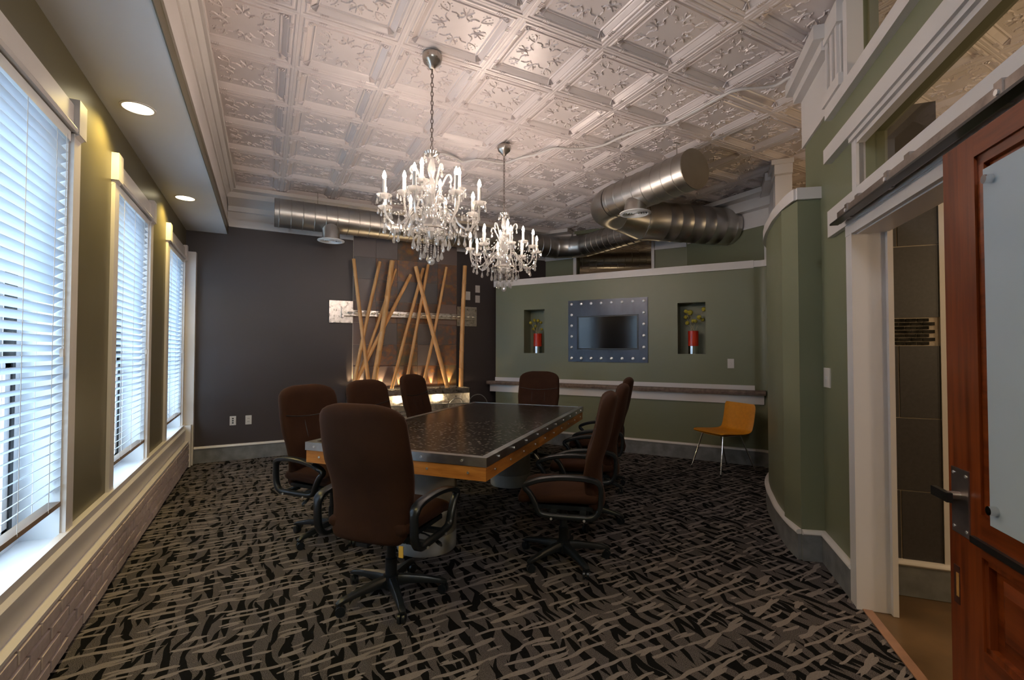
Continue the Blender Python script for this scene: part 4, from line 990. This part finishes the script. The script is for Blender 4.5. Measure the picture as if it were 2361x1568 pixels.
for i, (p, a, lab, sp_) in enumerate(chairs):
    o = base if i == 0 else copy_tree(base)
    o.location = (p[0], p[1], 0); o.rotation_euler = (0, 0, a)
    tag(o, lab, 'office chair', 'brown office chairs around the table'); allch.append(o)
    for ch in [q for q in COL.objects if q.parent == o and q.name.startswith('base_leg')]: ch.rotation_euler = (0, 0, R_(sp_))
for ch in (allch[0], allch[5]):
    MB().box(0.215, 0.240, -0.250, -0.244, 0.355, 0.412).build('label_tag', 'tag', ch)

# ================================================================ yellow chair
YC = empty('side_chair', (4.80, 3.725, 0), R_(81), label='mustard yellow shell chair on thin chrome legs by the green partition', cat='chair')
# faces +y locally; shell profile (y, z)
prof = [(0.235, 0.452), (0.20, 0.458), (0.10, 0.452), (0.0, 0.446), (-0.10, 0.444), (-0.165, 0.452), (-0.205, 0.478), (-0.228, 0.53), (-0.245, 0.60), (-0.262, 0.70), (-0.272, 0.785)]
P = bez([(0, a, b) for a, b in prof], 3); k = len(P); secs = []
for i, p in enumerate(P):
    t = (P[min(i + 1, k - 1)] - P[max(i - 1, 0)]).normalized(); nrm = Vector((0, -t.z, t.y)); 
    if nrm.z < -0.5 or (abs(nrm.z) < .5 and nrm.y < 0): nrm = -nrm
    w = 0.235; 
    u = i / (k - 1)
    if u < .06: w *= 0.93 + .07 * u / .06
    if u > .93: w *= 1 - .10 * ((u - .93) / .07) ** 2
    row = []
    for a in (-1, -.94, -.6, 0, .6, .94, 1):
        lift = 0.012 * a * a
        row.append(p + Vector((a * w, 0, 0)) + nrm * (lift + 0.012 * (1 if abs(a) < .97 else 0)))
    for a in (1, .94, .6, 0, -.6, -.94, -1):
        lift = 0.012 * a * a
        row.append(p + Vector((a * w, 0, 0)) + nrm * (lift - 0.012 * (1 if abs(a) < .97 else 0)))
    secs.append(row)
MB().loft(secs).build('shell', 'yellow', YC, True, angle=60)
for sx in (-1, 1):
    for top, bot in (((sx * .16, .15, .437), (sx * .235, .255, .012)), ((sx * .16, -.10, .432), (sx * .225, -.26, .012))):
        lg = MB().tube([top, bot], 0.008, 10).build('leg', 'chrome', YC, True)
        MB().cyl((bot[0], bot[1]), 0.011, 0.0, 0.03, 10).build('glide', 'blackmetal', lg)
MB().tube([(-.16, .15, .434), (.16, .15, .434)], .008, 8).tube([(-.16, -.10, .430), (.16, -.10, .430)], .008, 8).tube([(-.16, .15, .434), (-.16, -.10, .430)], .008, 8).tube([(.16, .15, .434), (.16, -.10, .430)], .008, 8).build('seat_support', 'chrome', YC, True)

# ================================================================ chandeliers
def drop_mesh(l, r):
    return MB().lathe([(0.0002, 0.0), (r * .25, -l * .05), (r * .25, -l * .18), (0.0006, -l * .22), (r * .5, -l * .40), (r, -l * .78), (r * .7, -l * .93), (0.0002, -l)], 6)
def make_chandelier():
    C = empty('crystal_chandelier')
    # z is absolute height
    MB().lathe([(0.004, 3.345), (0.018, 3.35), (0.026, 3.365), (0.060, 3.395), (0.068, 3.42), (0.066, 3.445), (0.0, 3.449)], 28).build('canopy', 'nickel', C, True, angle=60)
    ch = MB(); zt = 3.350; k = 0
    while zt > 2.80:
        pts = []
        for j in range(10):
            a = 2 * pi * j / 10; x = 0.0085 * cos(a); zz = 0.0195 * sin(a)
            pts.append((x, 0, zt - 0.018 + zz) if k % 2 else (0, x, zt - 0.018 + zz))
        ch.tube(pts, 0.0034, 6, closed=True); zt -= 0.0315; k += 1
    ch.build('chain', 'track', C, True)
    MB().lathe([(0.004, 2.79), (0.010, 2.775), (0.030, 2.765), (0.034, 2.755), (0.012, 2.745), (0.010, 2.72), (0.022, 2.69), (0.030, 2.65), (0.020, 2.61), (0.014, 2.59), (0.026, 2.56), (0.040, 2.53), (0.030, 2.50), (0.014, 2.48), (0.016, 2.40), (0.030, 2.38), (0.050, 2.34), (0.055, 2.30), (0.085, 2.27), (0.095, 2.25), (0.060, 2.235), (0.030, 2.22), (0.018, 2.19), (0.006, 2.17)], 16).build('centre_column', 'crystal', C, True, angle=35)
    MB().lathe([(0.012, 2.745), (0.045, 2.752), (0.055, 2.765), (0.045, 2.748), (0.012, 2.738)], 14).build('crown_dish', 'crystal', C, True)
    dm = drop_mesh(0.052, 0.0095); dbig = drop_mesh(0.075, 0.013)
    dproto = None
    def drop(parent, p, big=False):
        nonlocal_ = protos['big' if big else 'small']
        if nonlocal_ is None:
            o = (dbig if big else dm).build('crystal_drop', 'crystal', parent); protos['big' if big else 'small'] = o
            o.location = p
        else:
            o = inst(nonlocal_, parent, 'crystal_drop', p, (0, 0, random.uniform(0, 1)))
        return o
    protos = {'big': None, 'small': None}
    for k in range(6):
        a = 2 * pi * k / 6; drop(C, (0.05 * cos(a), 0.05 * sin(a), 2.755))
    def arm(a, R, zc, tall, ndrop):
        d = Vector((cos(a), sin(a), 0)); s = Vector((-sin(a), cos(a), 0))
        pts = [d * (R * q) + Vector((0, 0, zz)) for q, zz in ((0.12, zc - 0.10), (0.25, zc - 0.02), (0.42, zc - 0.03), (0.58, zc - 0.12), (0.78, zc - 0.155), (0.95, zc - 0.11), (1.0, zc - 0.03), (1.0, zc))]
        A = MB().tube(bez(pts, 4), 0.0075, 6).build('arm', 'crystal', C, True)
        e = d * R
        MB().lathe([(0.008, 0.0), (0.030, 0.004), (0.048, 0.018), (0.050, 0.022), (0.028, 0.010), (0.008, 0.008)], 12, (e.x, e.y, zc)).build('bobeche', 'crystal', A, True)
        MB().lathe([(0.0, 0.008), (0.0125, 0.008), (0.0125, tall), (0.0, tall)], 10, (e.x, e.y, zc)).build('candle_tube', 'candle', A, True)
        MB().lathe([(0.0, 0), (0.009, 0.002), (0.0135, 0.018), (0.010, 0.036), (0.003, 0.052), (0, .056)], 7, (e.x, e.y, zc + tall)).build('flame_bulb', 'bulb', A, True)
        for k in range(ndrop):
            b = a + 2 * pi * (k + .5) / ndrop
            drop(A, (e.x + 0.046 * cos(b), e.y + 0.046 * sin(b), zc + 0.016))
        drop(A, (e.x * .80, e.y * .80, zc - 0.16), True); drop(A, (e.x * .55, e.y * .55, zc - 0.13))
        return e
    n1, R1, z1_ = 8, 0.335, 2.385
    for k in range(n1): arm(2 * pi * (k + .2) / n1, R1, z1_, 0.125, 5)
    for k in range(4): arm(2 * pi * (k + .5) / 4 + .15, 0.195, 2.485, 0.115, 5)
    # plain scrolls rising round the column
    for k in range(4):
        a = 2 * pi * k / 4 + .15; d = Vector((cos(a), sin(a), 0))
        pts = [d * q + Vector((0, 0, zz)) for q, zz in ((0.03, 2.42), (0.05, 2.50), (0.09, 2.58), (0.12, 2.635), (0.145, 2.64), (0.155, 2.61), (0.14, 2.59))]
        sc_ = MB().tube(bez(pts, 4), [0.0075] * 25, 6).build('scroll', 'crystal', C, True); drop(sc_, tuple(d * 0.15 + Vector((0, 0, 2.60))))
    # bead garlands between the arms
    def garland(p, q, sag, n=13, r=0.0066):
        mb = MB()
        for i in range(n):
            t = i / (n - 1); c = Vector(p).lerp(Vector(q), t) - Vector((0, 0, sag * 4 * t * (1 - t))); mb.ball(c, r, 6)
        return mb.build('bead_garland', 'crystal', C, True)
    E = [Vector((R1 * cos(2 * pi * (k + .2) / n1), R1 * sin(2 * pi * (k + .2) / n1), z1_ - .02)) for k in range(n1)]
    for k in range(n1):
        garland(E[k], E[(k + 1) % n1], 0.10)
        g2 = (E[k] + E[(k + 1) % n1]) * .5; g2.z = z1_ - .125; drop(C, tuple(g2), True)
        for t_ in (.25, .75):
            g2 = E[k].lerp(E[(k + 1) % n1], t_); g2.z = z1_ - .02 - .078; drop(C, tuple(g2))
        g2 = (E[k] + E[(k + 1) % n1]) * .33; g2.z = z1_ - .10; drop(C, tuple(g2), True)
        garland(E[k], Vector((E[k].x * .22, E[k].y * .22, 2.50)), 0.05, 12)
    # lower skirt: hoop with long strands and the ball finial
    MB().tube([(0.125 * cos(a * pi / 10), 0.125 * sin(a * pi / 10), 2.225) for a in range(20)], 0.004, 5, closed=True).build('hoop', 'nickel', C)
    for k in range(12):
        a = 2 * pi * k / 12; x, y_ = 0.125 * cos(a), 0.125 * sin(a)
        garland((x, y_, 2.22), (x, y_, 2.175), 0, 4); drop(C, (x, y_, 2.175), True)
    for k in range(6):
        a = 2 * pi * (k + .5) / 6; x, y_ = 0.072 * cos(a), 0.072 * sin(a)
        garland((x, y_, 2.23), (x, y_, 2.10), 0, 10, .0055); drop(C, (x, y_, 2.10), True)
    garland((0, 0, 2.17), (0, 0, 2.05), 0, 9, .0055)
    MB().ball((0, 0, 2.018), 0.026, 12).build('ball_finial', 'crystal', C)
    return C
ch1 = make_chandelier(); index_children(); ch2 = copy_tree(ch1)
ch1.location = (0.995, 3.060, 0); ch2.location = (2.080, 4.100, 0); ch2.rotation_euler = (0, 0, .35)
tag(ch1, 'larger-looking crystal chandelier nearer the camera with lit candle bulbs', 'chandelier', 'crystal chandeliers')
tag(ch2, 'farther crystal chandelier to the right, lit, hanging over the far table', 'chandelier', 'crystal chandeliers')
